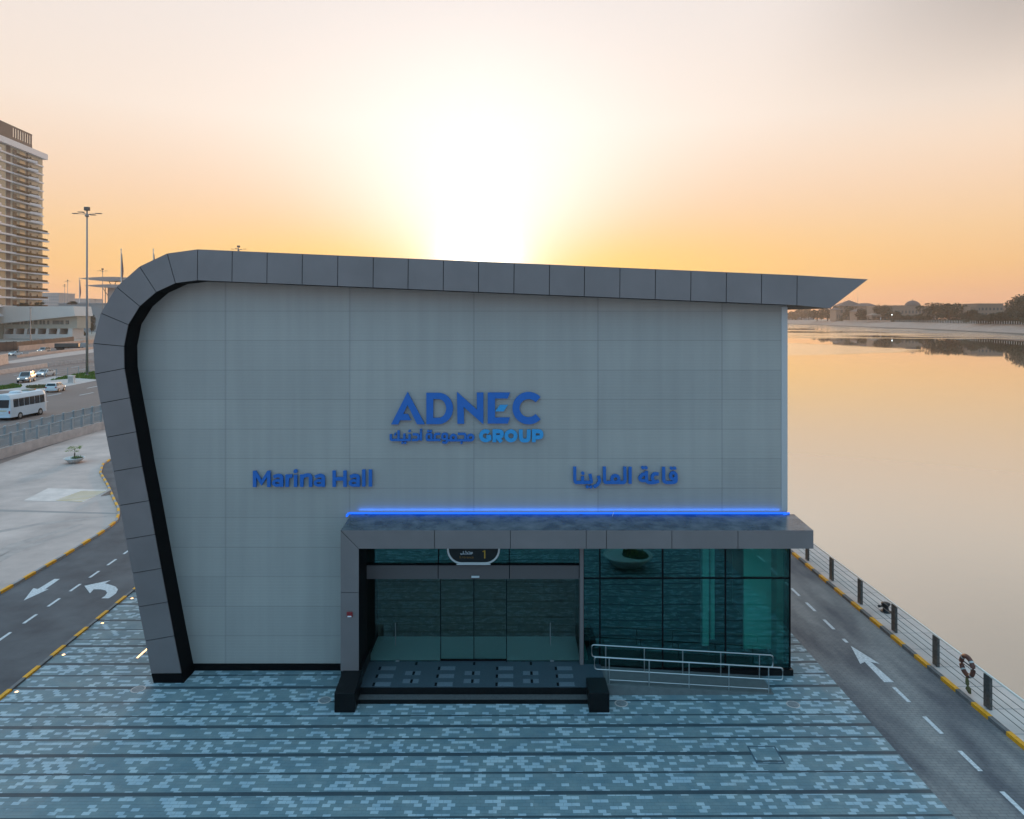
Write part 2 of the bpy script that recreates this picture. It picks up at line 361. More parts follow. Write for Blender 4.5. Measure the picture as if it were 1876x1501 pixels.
# forecourt pavers: running bond with scattered light blocks and dark cross bands
def paver_material():
    m = bpy.data.materials.new('pavers'); m.use_nodes = True; t = m.node_tree; b = t.nodes['Principled BSDF']; K = t.links
    tcn = N('ShaderNodeTexCoord', t); mp = N('ShaderNodeMapping', t); K.new(tcn.outputs['Object'], mp.inputs[0]); mp.inputs['Rotation'].default_value = (0, 0, R(-.35))
    mp.inputs['Location'].default_value = (0, -.02, 0)
    br = N('ShaderNodeTexBrick', t); K.new(mp.outputs[0], br.inputs[0]); br.offset = .5; br.squash = 1
    for k, v in (('Color1', (0, 0, 0, 1)), ('Color2', (1, 1, 1, 1)), ('Mortar', (.5, .5, .5, 1)), ('Scale', 1), ('Mortar Size', .003), ('Mortar Smooth', 0), ('Bias', 0), ('Brick Width', .20), ('Row Height', .12)):
        br.inputs[k].default_value = v
    n1 = N('ShaderNodeTexNoise', t); n1.inputs['Scale'].default_value = .45; n1.inputs['Detail'].default_value = 3; K.new(mp.outputs[0], n1.inputs[0])
    n2 = N('ShaderNodeTexNoise', t); n2.inputs['Scale'].default_value = 1.7; n2.inputs['Detail'].default_value = 5; K.new(mp.outputs[0], n2.inputs[0])
    n3 = N('ShaderNodeTexNoise', t); n3.inputs['Scale'].default_value = 60; n3.inputs['Detail'].default_value = 3; K.new(mp.outputs[0], n3.inputs[0])
    sepc = N('ShaderNodeSeparateColor', t); K.new(br.outputs[0], sepc.inputs[0]); v = sepc.outputs[0]
    th = mathn('ADD', .70, mathn('MULTIPLY', mathn('SUBTRACT', n1.outputs[0], .5, t), .28, t), t)
    light = mathn('GREATER_THAN', v, th, t)
    mid = mixc(v, (.15, .23, .255), (.195, .26, .28), t)
    c = mixc(light, mid, mixc(v, (.32, .42, .48), (.39, .49, .54), t), t)
    sp = N('ShaderNodeSeparateXYZ', t); K.new(mp.outputs[0], sp.inputs[0]); yy = sp.outputs[1]
    per = 5.04
    fr = mathn('MULTIPLY', mathn('FRACT', mathn('DIVIDE', mathn('ADD', yy, 50.4 + 1.2, t), per, t), None, t), per, t)
    band = None
    for pos, hw in ((.06, .075), (.84, .036), (1.62, .075), (2.34, .04), (2.94, .075), (3.48, .036), (4.26, .04)):
        q = mathn('LESS_THAN', mathn('ABSOLUTE', mathn('SUBTRACT', fr, pos + .06, t), None, t), hw, t)
        band = q if band is None else mathn('MAXIMUM', band, q, t)
    c = mixc(band, c, (.04, .068, .085), t)
    mort = mathn('MULTIPLY', br.outputs['Fac'], .35, t)
    c = mixc(mort, c, (.08, .08, .08), t)
    st = N('ShaderNodeMapRange', t); K.new(n2.outputs[0], st.inputs[0]); st.inputs[1].default_value = .35; st.inputs[2].default_value = .7
    c = mixc(1.0, c, mixc(st.outputs[0], (.80, .86, .90), (1.14, 1.08, 1.04), t), t, 'MULTIPLY')
    c = mixc(1.0, c, mixc(n3.outputs[0], (.82, .82, .82), (1.15, 1.15, 1.15), t), t, 'MULTIPLY')
    # scuffs and damp stains
    n5 = N('ShaderNodeTexNoise', t); n5.inputs['Scale'].default_value = .8; n5.inputs['Detail'].default_value = 8; n5.inputs['Roughness'].default_value = .7; n5.inputs['Distortion'].default_value = 1.2; K.new(mp.outputs[0], n5.inputs[0])
    s5 = N('ShaderNodeMapRange', t); K.new(n5.outputs[0], s5.inputs[0]); s5.inputs[1].default_value = .55; s5.inputs[2].default_value = .75; s5.inputs[4].default_value = .45
    c = mixc(s5.outputs[0], c, (.12, .14, .15), t)
    K.new(c, b.inputs['Base Color'])
    r5 = N('ShaderNodeMapRange', t); K.new(n5.outputs[0], r5.inputs[0]); r5.inputs[3].default_value = .8; r5.inputs[4].default_value = .5; K.new(r5.outputs[0], b.inputs['Roughness'])
    bq = N('ShaderNodeBump', t); bq.inputs['Distance'].default_value = .004; K.new(mathn('SUBTRACT', 1.0, br.outputs['Fac'], t), bq.inputs['Height']); K.new(bq.outputs[0], b.inputs['Normal'])
    MATS['pavers'] = m
paver_material()

def road_paver():
    m = bpy.data.materials.new('road_pavers'); m.use_nodes = True; t = m.node_tree; b = t.nodes['Principled BSDF']; K = t.links
    tcn = N('ShaderNodeTexCoord', t)
    br = N('ShaderNodeTexBrick', t); K.new(tcn.outputs['Object'], br.inputs[0]); br.offset = .5
    for k, v in (('Color1', (.15, .16, .17, 1)), ('Color2', (.18, .185, .19, 1)), ('Mortar', (.10, .105, .11, 1)), ('Scale', 1), ('Mortar Size', .008), ('Brick Width', .22), ('Row Height', .11)):
        br.inputs[k].default_value = v
    mp = N('ShaderNodeMapping', t); K.new(tcn.outputs['Object'], mp.inputs[0]); mp.inputs['Scale'].default_value = (1, .28, 1)
    n1 = N('ShaderNodeTexNoise', t); n1.inputs['Scale'].default_value = .9; n1.inputs['Detail'].default_value = 6; K.new(mp.outputs[0], n1.inputs[0])
    st = N('ShaderNodeMapRange', t); K.new(n1.outputs[0], st.inputs[0]); st.inputs[1].default_value = .36; st.inputs[2].default_value = .64
    c = mixc(1.0, br.outputs[0], mixc(st.outputs[0], (.42, .48, .56), (1.45, 1.38, 1.3), t), t, 'MULTIPLY')
    K.new(c, b.inputs['Base Color']); b.inputs['Roughness'].default_value = .7
    MATS['road_pavers'] = m
    m = bpy.data.materials.new('quay_slabs'); m.use_nodes = True; t = m.node_tree; b = t.nodes['Principled BSDF']; K = t.links
    tcn = N('ShaderNodeTexCoord', t)
    br = N('ShaderNodeTexBrick', t); K.new(tcn.outputs['Object'], br.inputs[0]); br.offset = 0
    for k, v in (('Color1', (.60, .49, .44, 1)), ('Color2', (.66, .54, .48, 1)), ('Mortar', (.13, .14, .16, 1)), ('Scale', 1), ('Mortar Size', .012), ('Brick Width', 20), ('Row Height', 1.27)):
        br.inputs[k].default_value = v
    n1 = N('ShaderNodeTexNoise', t); n1.inputs['Scale'].default_value = 1.5; n1.inputs['Detail'].default_value = 6; K.new(tcn.outputs['Object'], n1.inputs[0])
    K.new(mixc(1.0, br.outputs[0], mixc(n1.outputs[0], (.75, .75, .75), (1.2, 1.2, 1.2), t), t, 'MULTIPLY'), b.inputs['Base Color']); b.inputs['Roughness'].default_value = .8
    MATS['quay'] = m
    m = bpy.data.materials.new('water'); m.use_nodes = True; t = m.node_tree; t.nodes.clear(); K = t.links
    o = N('ShaderNodeOutputMaterial', t); mx = N('ShaderNodeMixShader', t); df = N('ShaderNodeBsdfDiffuse', t); gl = N('ShaderNodeBsdfGlossy', t)
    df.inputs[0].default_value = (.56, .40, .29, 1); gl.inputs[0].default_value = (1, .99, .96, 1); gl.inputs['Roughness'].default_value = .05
    fr = N('ShaderNodeFresnel', t); fr.inputs[0].default_value = 3.3
    tcn = N('ShaderNodeTexCoord', t)
    # calm water with wind-ruffled patches
    sp = N('ShaderNodeSeparateXYZ', t); K.new(tcn.outputs['Object'], sp.inputs[0])
    mpp = N('ShaderNodeMapping', t); K.new(tcn.outputs['Object'], mpp.inputs[0]); mpp.inputs['Scale'].default_value = (.45, 1, 1); mpp.inputs['Rotation'].default_value = (0, 0, R(-20))
    n0 = N('ShaderNodeTexNoise', t); n0.inputs['Scale'].default_value = .02; n0.inputs['Detail'].default_value = 5; n0.inputs['Distortion'].default_value = .4; K.new(mpp.outputs[0], n0.inputs[0])
    ex = mathn('POWER', mathn('DIVIDE', mathn('SUBTRACT', sp.outputs[0], 40, t), 125, t), 2, t); ey = mathn('POWER', mathn('DIVIDE', mathn('SUBTRACT', sp.outputs[1], 300, t), 95, t), 2, t)
    el = mathn('SUBTRACT', mathn('ADD', ex, ey, t), mathn('MULTIPLY', mathn('SUBTRACT', n0.outputs[0], .5, t), 1.2, t), t)
    m1 = N('ShaderNodeMapRange', t, interpolation_type='SMOOTHSTEP'); K.new(el, m1.inputs[0]); m1.inputs[1].default_value = 1.05; m1.inputs[2].default_value = .9
    far_ = mathn('GREATER_THAN', sp.outputs[1], 430, t)
    m2 = N('ShaderNodeMapRange', t, interpolation_type='SMOOTHSTEP'); K.new(n0.outputs[0], m2.inputs[0]); m2.inputs[1].default_value = .44; m2.inputs[2].default_value = .52
    near = N('ShaderNodeMapRange', t); K.new(sp.outputs[1], near.inputs[0]); near.inputs[1].default_value = 120; near.inputs[2].default_value = 20; near.inputs[3].default_value = 0; near.inputs[4].default_value = .5
    pm = N('ShaderNodeMapRange', t); K.new(mathn('MAXIMUM', mathn('MAXIMUM', m1.outputs[0], mathn('MULTIPLY', m2.outputs[0], far_, t), t), near.outputs[0], t), pm.inputs[0]); pm.inputs[3].default_value = .03; pm.inputs[4].default_value = 1
    rr = N('ShaderNodeMapRange', t); K.new(pm.outputs[0], rr.inputs[0]); rr.inputs[3].default_value = .015; rr.inputs[4].default_value = .16; K.new(rr.outputs[0], gl.inputs['Roughness'])
    n1 = N('ShaderNodeTexNoise', t); n1.inputs['Scale'].default_value = 1.6; n1.inputs['Detail'].default_value = 5; K.new(tcn.outputs['Object'], n1.inputs[0])
    bp = N('ShaderNodeBump', t); bp.inputs['Distance'].default_value = .018; K.new(mathn('MULTIPLY', n1.outputs[0], pm.outputs[0], t), bp.inputs['Height'])
    K.new(bp.outputs[0], gl.inputs['Normal'])
    K.new(mathn('MULTIPLY', fr.outputs[0], 1.3, t, clamp=True), mx.inputs[0]); K.new(df.outputs[0], mx.inputs[1]); K.new(gl.outputs[0], mx.inputs[2]); K.new(mx.outputs[0], o.inputs[0])
    MATS['water'] = m
road_paver()

# ================================================================== SETTING
FAR = 4000
sheet('ground', [(-FAR, -60), (15.0, -60), (15.0, FAR), (-FAR, FAR)], 'land', -.012, kind='structure')
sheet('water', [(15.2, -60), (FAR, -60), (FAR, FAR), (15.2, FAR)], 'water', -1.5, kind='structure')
# quay: walkway slab with its wall down into the water
MB().box(14.0, 15.42, -60, 700, -2.2, .11).build('quay', 'quay'); tag(bpy.data.objects['quay'], kind='structure')
sheet('forecourt_paving', [(-15.6, -60), (10.38, -60), (10.38, 60), (-17.2, 34.0), (-16.2, 6.6), (-15.65, -1.8)], 'pavers', 0.0, kind='structure')
sheet('quay_road', [(10.38, -60), (13.86, -60), (13.86, 700), (10.38, 700)], 'road_pavers', .0, kind='structure')
# near road on the left, curving away behind
nearK = [(-15.2, -40), (-15.42, -8), (-15.67, -1.78), (-15.93, 2.4), (-16.18, 6.7), (-16.9, 18), (-17.2, 34)]
farK = [(-21.0, -40), (-21.5, -8), (-21.8, 6.8), (-22.04, 11.1), (-22.3, 14.3), (-22.5, 15.8), (-22.8, 17.2), (-23.5, 18.7), (-24.26, 20.0), (-25.3, 21.5), (-28.4, 26.1), (-31.1, 29.9), (-32.7, 33.0), (-33.2, 35.0), (-33.0, 45)]
sheet('road', nearK + [(-17.2, 60)] + [(-33, 60)] + farK[::-1], 'asphalt', -.004, kind='structure')
sheet('plaza', farK + [(-33.5, 60), (-43.0, 60), (-43.9, 70), (-41.5, 20), (-40, -40)], 'plaza', -.008, kind='structure')
sheet('plaza_beyond', [(-17.2, 60), (-33.5, 60), (-43.9, 60), (-46, 130), (10.38, 130), (10.38, 60)], 'plaza', -.002, kind='structure')
def offs(path, w):
    out = []
    for i, p in enumerate(path):
        a = Vector(path[max(i - 1, 0)]); b = Vector(path[min(i + 1, len(path) - 1)]); d = (b - a).normalized()
        out.append(Vector(p) + Vector((-d.y, d.x)) * w)
    return out
def kerb_run(name, path, w, step, yel, light='kerb', zt=.11, dash=True, start=0.0):
    """raised kerb with its painted blocks; returns kerb object (structure)"""
    a = offs(path, 0); b = offs(path, w * .85); mb = MB(); my = MB()
    for i in range(len(path) - 1):
        mb.hexa([(a[i].x, a[i].y, -.1), (a[i + 1].x, a[i + 1].y, -.1), (b[i + 1].x, b[i + 1].y, -.1), (b[i].x, b[i].y, -.1)],
                [(a[i].x, a[i].y, zt), (a[i + 1].x, a[i + 1].y, zt), (b[i + 1].x, b[i + 1].y, zt), (b[i].x, b[i].y, zt)])
    mb.build(name, light); tag(bpy.data.objects[name], kind='structure')
    # dashes
    ss = [0]
    for i in range(1, len(a)): ss.append(ss[-1] + (a[i] - a[i - 1]).length)
    def at(s, q):
        for i in range(1, len(ss)):
            if s <= ss[i]: break
        t = (s - ss[i - 1]) / (ss[i] - ss[i - 1]); return q[i - 1].lerp(q[i], max(0, min(1, t)))
    s = start
    while s + yel < ss[-1]:
        for k in range(3):
            s0, s1 = s + yel * k / 3, s + yel * (k + 1) / 3
            p0, p1, q0, q1 = at(s0, a), at(s1, a), at(s0, b), at(s1, b)
            n0 = (p0 - q0).normalized() * .006
            p0, p1, q0, q1 = p0 + n0, p1 + n0, q0 - n0, q1 - n0
            my.hexa([(p0.x, p0.y, -.05), (p1.x, p1.y, -.05), (q1.x, q1.y, -.05), (q0.x, q0.y, -.05)], [(p0.x, p0.y, zt + .004), (p1.x, p1.y, zt + .004), (q1.x, q1.y, zt + .004), (q0.x, q0.y, zt + .004)])
        s += step
    my.build('kerb_paint', 'paint_yellow'); return my
kp = []
kerb_run('quay_kerb', [(13.86, -40), (13.86, 300)], -.15, 1.52, .76, start=.6)
kerb_run('forecourt_kerb', nearK, .14, 1.5, .78, start=.42, zt=.06)
kerb_run('plaza_kerb', farK[::-1], .14, 1.6, .8, start=.7, light='kerb_light')
for o in [o for o in bpy.data.objects if o.name.startswith('kerb_paint')]: tag(o, kind='structure')
# painted markings
def marks(name, polys, z=.004, m='paint_white', lab=None):
    mb = MB()
    for p in polys: mb.add([(q[0], q[1], z) for q in p], [tuple(range(len(p)))])
    o = mb.build(name, m); tag(o, kind='structure'); return o
ds = []
for d in [30.3, 28.75, 27.1] + [20.4 - 1.65 * k for k in range(9)] + [22.05]:
    y = d - D0; ds.append([(12.04, y - .43), (12.16, y - .43), (12.16, y + .43), (12.04, y + .43)])
ds.append([(12.02, 2.0), (12.14, 2.0), (12.14, 2.3), (12.02, 2.3)])
for k in range(30):
    y = 31.9 + 1.6 * k - D0; ds.append([(12.0, y - .4), (12.1, y - .4), (12.1, y + .4), (12.0, y + .4)])
for k in range(-7, 22):
    d = 29.2 + 1.6 * k; x = -18.85 - (d - 29.2) * .068; y = d - D0
    ds.append([(x - .06 + .03, y - .42), (x + .06 + .03, y - .42), (x + .06 - .03, y + .42), (x - .06 - .03, y + .42)])
marks('lane_dashes', ds, .0045)
def Gp(l, z=0, s=1, ox=0, oy=0): return [tuple(G(ox + a / s, oy + b / s, z)[:2]) for a, b in l]
arr = [[(12.09, 1.72), (11.74, .42), (12.02, .52), (12.0, -.78), (12.3, -.78), (12.22, .52), (12.46, .42)]]
arr[0] = [(12.09, 1.75), (11.78, .42), (12.0, .56), (11.96, -.78), (12.27, -.78), (12.2, .56), (12.44, .42)]
bm_ = sheet('arrow_marking', arr[0], 'paint_white', .005, kind='structure')
sheet('arrow_marking', Gp([(148, 820), (208, 743), (237, 748), (340, 685), (374, 685), (278, 752), (305, 748)], s=3.41, oy=860), 'paint_white', .001, kind='structure')
sheet('arrow_marking', Gp([(527, 728), (692, 693), (655, 712), (690, 722), (722, 733), (737, 750), (725, 775), (700, 793), (680, 806), (633, 806), (655, 792), (670, 772), (660, 757), (630, 750), (585, 750), (562, 775)], s=3.41, oy=860), 'paint_white', .001, kind='structure')
# raised plate with hatching in the plaza
hp = Gp([(147, 195), (300, 118), (680, 128), (520, 205)], s=3.41, oy=860)
sheet('concrete_apron', hp, mat('apron', (.74, .60, .54), .9, nz=(.8, .2)), .0, kind='structure')
st = []
for k in range(9):
    u0, u1 = k / 9, (k + .38) / 9
    a, b, c, d = [Vector(G(x_, y_)[:2]) for x_, y_ in ((102, 917), (150, 919.5), (199, 898.5), (150, 899))]
    st.append([a.lerp(b, .05).lerp(d.lerp(c, .05), u0), ] and [a.lerp(d, u0), b.lerp(c, u0), b.lerp(c, u1), a.lerp(d, u1)])
marks('hatch_marking', st, .006, mat('paint_faded', (.62, .42, .16), .8))
MB().hexa([(G(185, 909)), (G(203, 906)), (G(200, 902)), (G(192, 903))], [(G(185, 909)) + Vector((0, 0, .02)), (G(203, 906)) + Vector((0, 0, .3)), (G(200, 902)) + Vector((0, 0, .3)), (G(192, 903)) + Vector((0, 0, .02))]).build('ramp_edge', 'concrete_pink'); tag(bpy.data.objects['ramp_edge'], kind='structure')
# shallow drain channel crossing the plaza and old tyre tracks
mat('drain', (.34, .29, .27), .9); mat('tyre_mark', (.36, .29, .265), .95, nz=(1.5, .3), alt=(.5, .40, .36))
sheet('drain_channel', Gp([(-200, 240), (0, 250), (735, 272), (735, 279), (0, 262), (-200, 254)], s=3.41, oy=860), 'drain', -.003, kind='structure')
tm = []
for (xa, ya, xb, yb, w_) in ((-60, 1046, 150, 960, .34), (-60, 1056, 160, 966, .3), (-60, 985, 195, 946, .25)):
    A, B_ = G(xa, ya), G(xb, yb); d_ = (B_ - A).normalized(); p_ = Vector((-d_.y, d_.x, 0)) * w_
    m_ = (A + B_) / 2 + p_ * 2.5; tm.append([A - p_, m_ - p_, B_ - p_ * .4, B_ + p_ * .4, m_ + p_, A + p_])
marks('tyre_tracks', tm, -.005, 'tyre_mark')
# highway lanes, kerbs and verges beyond the walkway
def band(name, a, b, m, z, ext=0):
    """band between two pixel polylines on the ground"""
    pts = [tuple(G(*p)[:2]) for p in a] + [tuple(G(*p)[:2]) for p in b[::-1]]
    return sheet(name, pts, m, z, kind='structure')
band('highway', [(-260, 900), (-60, 765), (0, 714.5), (88, 714.5), (175.6, 697.5), (330, 668)], [(-260, 1000), (0, 850), (97, 815), (190, 786), (330, 745)], 'highway', -.004)
band('median', [(-200, 716), (0, 710), (60, 700), (95, 690), (175, 686), (330, 662)], [(-200, 745), (0, 716), (88, 714.5), (175.6, 697.5), (330, 668)], 'concrete', .0)
band('highway_lanes', [(-200, 702), (0, 683.6), (86, 671), (171, 660.6), (330, 645)], [(-200, 740), (0, 711), (60, 701), (95, 691), (175, 687), (330, 663)], 'highway', -.003)
band('side_lanes', [(-200, 690), (0, 668), (86, 656), (171, 645), (330, 632)], [(-200, 700), (0, 680), (86, 668), (171, 656), (330, 642)], 'highway', -.001)
band('verge', [(-200, 684), (0, 664), (171, 637.4), (330, 624)], [(-200, 692), (0, 669), (171, 646), (330, 633)], 'concrete_pink', .003)
band('service_road', [(-200, 665), (0, 645), (171, 628), (330, 616)], [(-200, 685), (0, 665), (171, 638.4), (330, 625)], 'highway', -.002)
hl = []
def lane_line(a, b, L0, gap, w):
    A, B_ = G(*a), G(*b); d = (B_ - A); n_ = d.length; d.normalize(); p = Vector((-d.y, d.x, 0)) * w / 2; s_ = 0
    while s_ < n_:
        q0, q1 = A + d * s_, A + d * min(n_, s_ + L0); hl.append([q0 - p, q1 - p, q1 + p, q0 + p]); s_ += L0 + gap
lane_line((-120, 719), (175, 673.5), 4, 8, .25); lane_line((-120, 709), (175, 667), 4, 8, .25); lane_line((86, 726), (300, 684), 4, 8, .25); lane_line((-60, 765), (300, 694), 4, 8, .25)
marks('highway_dashes', hl, .006)
def tufts(name, pts, m, n, h, label):
    bm = bmesh.new(); ps = [G(*p) for p in pts]
    vs = [bm.verts.new((p.x, p.y, .02)) for p in ps]; bm.faces.new(vs)
    xs = [p.x for p in ps]; ys = [p.y for p in ps]
    def inside(x, y):
        c = False; j = len(ps) - 1
        for i in range(len(ps)):
            if (ps[i].y > y) != (ps[j].y > y) and x < (ps[j].x - ps[i].x) * (y - ps[i].y) / (ps[j].y - ps[i].y) + ps[i].x: c = not c
            j = i
        return c
    k = 0
    while k < n:
        x = random.uniform(min(xs), max(xs)); y = random.uniform(min(ys), max(ys))
        if not inside(x, y): continue
        k += 1; a = random.uniform(0, 6.3); hh = h * random.uniform(.4, 1.2); r = .16
        bm.faces.new([bm.verts.new(v) for v in ((x - r * math.cos(a), y - r * math.sin(a), 0), (x + r * math.cos(a), y + r * math.sin(a), 0), (x + random.uniform(-.1, .1), y + random.uniform(-.1, .1), hh))])
    me = bpy.data.meshes.new(name); bm.to_mesh(me); bm.free(); me.materials.append(MATS[m]); o = bpy.data.objects.new(name, me); C.objects.link(o)
    return tag(o, label, 'grass', kind='stuff')
tufts('grass', [(93, 697), (110, 692), (150, 684), (178, 681), (215, 678), (215, 690), (178, 695.5), (140, 693)], 'grass', 1800, .35, 'green grass verge at the foot of the tall lamp mast')
tufts('grass', [(-30, 712), (0, 709), (25, 705), (40, 706.5), (38, 710), (0, 714.5), (-30, 718)], 'grass', 900, .35, 'green grass patch at the tip of the median on the left')
tufts('grass', [(47, 709), (60, 707), (84, 706.5), (84, 711), (66, 712.5), (50, 711)], 'grass_dry', 600, .3, 'dry grass patch on the median above the bus')

# far shore: land, sloping bank
shore = [(340, 300), (375, 430), (410, 545), (475, 783), (502, 958), (584, 1350), (640, 1693), (660, 2300), (300, 2600), (-200, 2700)]
inl = [(385, 300), (420, 430), (450, 560), (508, 800), (535, 985), (612, 1380), (668, 1700), (690, 2330), (320, 2680), (-200, 2790)]
LZ = 6.3
mb = MB(); mw = MB()
NSh = 12
prev = None
rows = []
for i in range(len(shore) - 1):
    for k in range(NSh):
        t = k / NSh; s_ = Vector(shore[i]).lerp(Vector(shore[i + 1]), t); n_ = Vector(inl[i]).lerp(Vector(inl[i + 1]), t)
        j = noise.noise(Vector((s_.x * .02, s_.y * .02, 0))) * 5
        d = (n_ - s_).normalized(); rows.append((s_ + d * j, n_ + d * j * .4))
for i in range(len(rows) - 1):
    (s0, n0), (s1, n1) = rows[i], rows[i + 1]
    a0, a1 = s0.lerp(n0, .1), s1.lerp(n1, .1); b0, b1 = s0.lerp(n0, .8), s1.lerp(n1, .8)
    mw.add([(s0.x, s0.y, -2), (s1.x, s1.y, -2), (a1.x, a1.y, -.6), (a0.x, a0.y, -.6)], [(0, 1, 2, 3)])
    mb.add([(a0.x, a0.y, -.6), (a1.x, a1.y, -.6), (b1.x, b1.y, LZ - .6), (b0.x, b0.y, LZ - .6), (n1.x, n1.y, LZ), (n0.x, n0.y, LZ)], [(0, 1, 2, 3), (3, 2, 4, 5)])
tag(mw.build('shoreline', 'bank_wet'), kind='structure'); tag(mb.build('river_bank', 'bank'), kind='structure')
land = [tuple(r[1]) for r in rows] + [(-200, FAR), (FAR, FAR), (FAR, 300)]
sheet('far_land', land, 'sand', LZ - .02, kind='structure')

# ================================================================== MAIN BUILDING
B = empty('exhibition_hall', (0, 0, 0), 'grey panel-clad hall with curved overhanging roof frame and glazed entrance corner, by the water', 'building')
DF = 22.75; YF = DF - D0      # front plane of the roof frame
def q(px, py, d=DF): v = P(px, py, d); return (v.x, v.z)
outer = [(281.5, 1253), (277.1, 1234.5), (266.3, 1174.4), (253.7, 1112.2), (242.8, 1050.6), (230.2, 988.4), (219.4, 926.3), (208, 864), (195.3, 801.7), (184, 739), (174, 685.5), (170.6, 629.5), (184.7, 574), (213.3, 526), (255.6, 488.5), (306.2, 464.6), (362, 457)]
inner = [(336.6, 1253), (332, 1234), (318.2, 1165.6), (306.5, 1103.4), (294.7, 1041.8), (283.3, 979.6), (272, 917.8), (259.5, 855), (248.6, 791.5), (236.8, 729.2), (227.3, 675.3), (226.6, 634.7), (234.5, 595), (255.6, 561), (285.8, 535), (321.2, 518.7), (361.5, 513.5)]
for x in (425.5, 489.5, 554, 619, 684, 748, 812.5, 877, 942, 1007, 1071, 1136, 1201, 1266, 1331, 1395.5, 1460.5):
    outer.append((x, 457 + (x - 362) * .0432)); inner.append((x - .6, 513.5 + (x - 362) * .0416))
outer.append((1590.8, 512)); inner.append((1521.4, 565.5))
O = [q(*p) for p in outer]; I = [q(*p) for p in inner]
O[0] = (O[0][0], 0); I[0] = (I[0][0], 0)
cl = MB(); n = len(O)
def inset(quad, g):
    c = sum((Vector(v) for v in quad), Vector((0, 0))) / 4; out = []
    vs = [Vector(v) for v in quad]
    for i in range(4):
        a, b, c2 = vs[i - 1], vs[i], vs[(i + 1) % 4]
        d1 = (a - b).normalized(); d2 = (c2 - b).normalized(); out.append(b + (d1 + d2) * g)
    return out
bk = MB()
for i in range(1, n - 1):
    quad = [O[i], O[i + 1], I[i + 1], I[i]]
    vs = [Vector(v) for v in quad]
    e = .011      # joints only across the band: shift ends along it
    du = (vs[1] - vs[0]).normalized() * e; dl = (vs[2] - vs[3]).normalized() * e
    k = [vs[0] + du, vs[1] - du, vs[2] - dl, vs[3] + dl]
    cl.hexa([(p.x, YF + .05, p.y) for p in k], [(p.x, YF, p.y) for p in k])
cl.build('roof_fascia_panels', 'clad', B)
# the backing body of the band, runs the whole depth of the hall
YB = 13.0
for i in range(0, n - 1):
    k = [O[i], O[i + 1], I[i + 1], I[i]]
    sh = .012
    y0 = YF + .03 if i else YF + .001
    bk.add([(k[0][0], y0, k[0][1]), (k[1][0], y0, k[1][1]), (k[2][0], y0, k[2][1]), (k[3][0], y0, k[3][1])], [(0, 1, 2, 3)])
    bk.add([(k[3][0], y0, k[3][1]), (k[2][0], y0, k[2][1]), (k[2][0], YB, k[2][1]), (k[3][0], YB, k[3][1])], [(0, 1, 2, 3)])
    bk.add([(k[0][0], YB, k[0][1]), (k[1][0], YB, k[1][1]), (k[2][0], YB, k[2][1]), (k[3][0], YB, k[3][1])], [(0, 1, 2, 3)])
bk.add([(O[0][0], YF, 0), (I[0][0], YF, 0), (I[0][0], YB, 0), (O[0][0], YB, 0)], [(0, 1, 2, 3)])
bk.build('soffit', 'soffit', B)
rt = MB()
for i in range(0, n - 1):
    rt.add([(O[i][0], YF + .03, O[i][1]), (O[i + 1][0], YF + .03, O[i + 1][1]), (O[i + 1][0], YB, O[i + 1][1]), (O[i][0], YB, O[i][1])], [(0, 1, 2, 3)])
rt.add([(O[-1][0], YF + .03, O[-1][1]), (I[-1][0], YF + .03, I[-1][1]), (I[-1][0], YB, I[-1][1]), (O[-1][0], YB, O[-1][1])], [(0, 1, 2, 3)])
rt.build('roof', 'clad', B)
# front wall polygon: follows the frame's mid line
XR = 9.14
midl = [((O[i][0] * .35 + I[i][0] * .65), (O[i][1] * .35 + I[i][1] * .65)) for i in range(1, n - 1)]
pts = [(midl[0][0], .22)] + midl
pts = [p for p in pts if p[0] < XR - .1]; 
def top_at(x):
    i_ = I[-2]; j_ = I[17]; return i_[1] + (x - i_[0]) * (i_[1] - j_[1]) / (i_[0] - j_[0]) + .15
pts.append((XR, top_at(XR)))
XL, XPL = -5.30, -4.74       # entrance portal column
wall_pts = pts + [(XR, 5.25), (-4.9, 5.25), (-4.9, .22)]
solid('wall', [wall_pts], 0, .25, 'facade', B)
# right end wall and back
MB().box(XR - .25, XR - .003, .25, YB - .2, .2, 12.3).build('end_wall', 'facade', B)
MB().box(-11.5, XR - .25, YB - .45, YB - .2, .2, 12.3).build('back_wall', 'facade', B)
MB().box(XR - .19, XR + .012, -.014, .05, 5.3, top_at(XR) - .2).build('corner_trim', mat('trim', (.46, .46, .47), .4, .4), B)
MB().box(-10.65, -5.25, -.03, .24, 0, .225).build('plinth', 'clad_dark', B)
# --- entrance portal: header, canopy top, column
DC = 22.07; YC = DC - D0
def qc(px, py): v = P(px, py, DC); return (v.x, v.z)
xs = [624, 796, 935, 1074, 1111, 1231, 1352, 1490]
zt, zb = qc(0, 972)[1], qc(0, 1005.5)[1]
hd = MB(); bkb = MB()
Xc0, Xc1 = qc(624, 0)[0], qc(657, 0)[0]; XCR = qc(1490, 0)[0]
g = .009
xsw = [qc(x, 0)[0] for x in xs]
for i in range(7):
    a, b = xsw[i] + (g if i else 0), xsw[i + 1] - (g if i < 6 else 0)
    if i == 0: hd.hexa([(a + g * 1.4, YC + .05, zt), (b, YC + .05, zt), (b, YC + .05, zb), (Xc1 + g, YC + .05, zb)], [(a + g * 1.4, YC, zt), (b, YC, zt), (b, YC, zb), (Xc1 + g, YC, zb)])
    else: hd.box(a, b, YC, YC + .05, zb, zt)
hd.build('header_panels', 'clad', B)
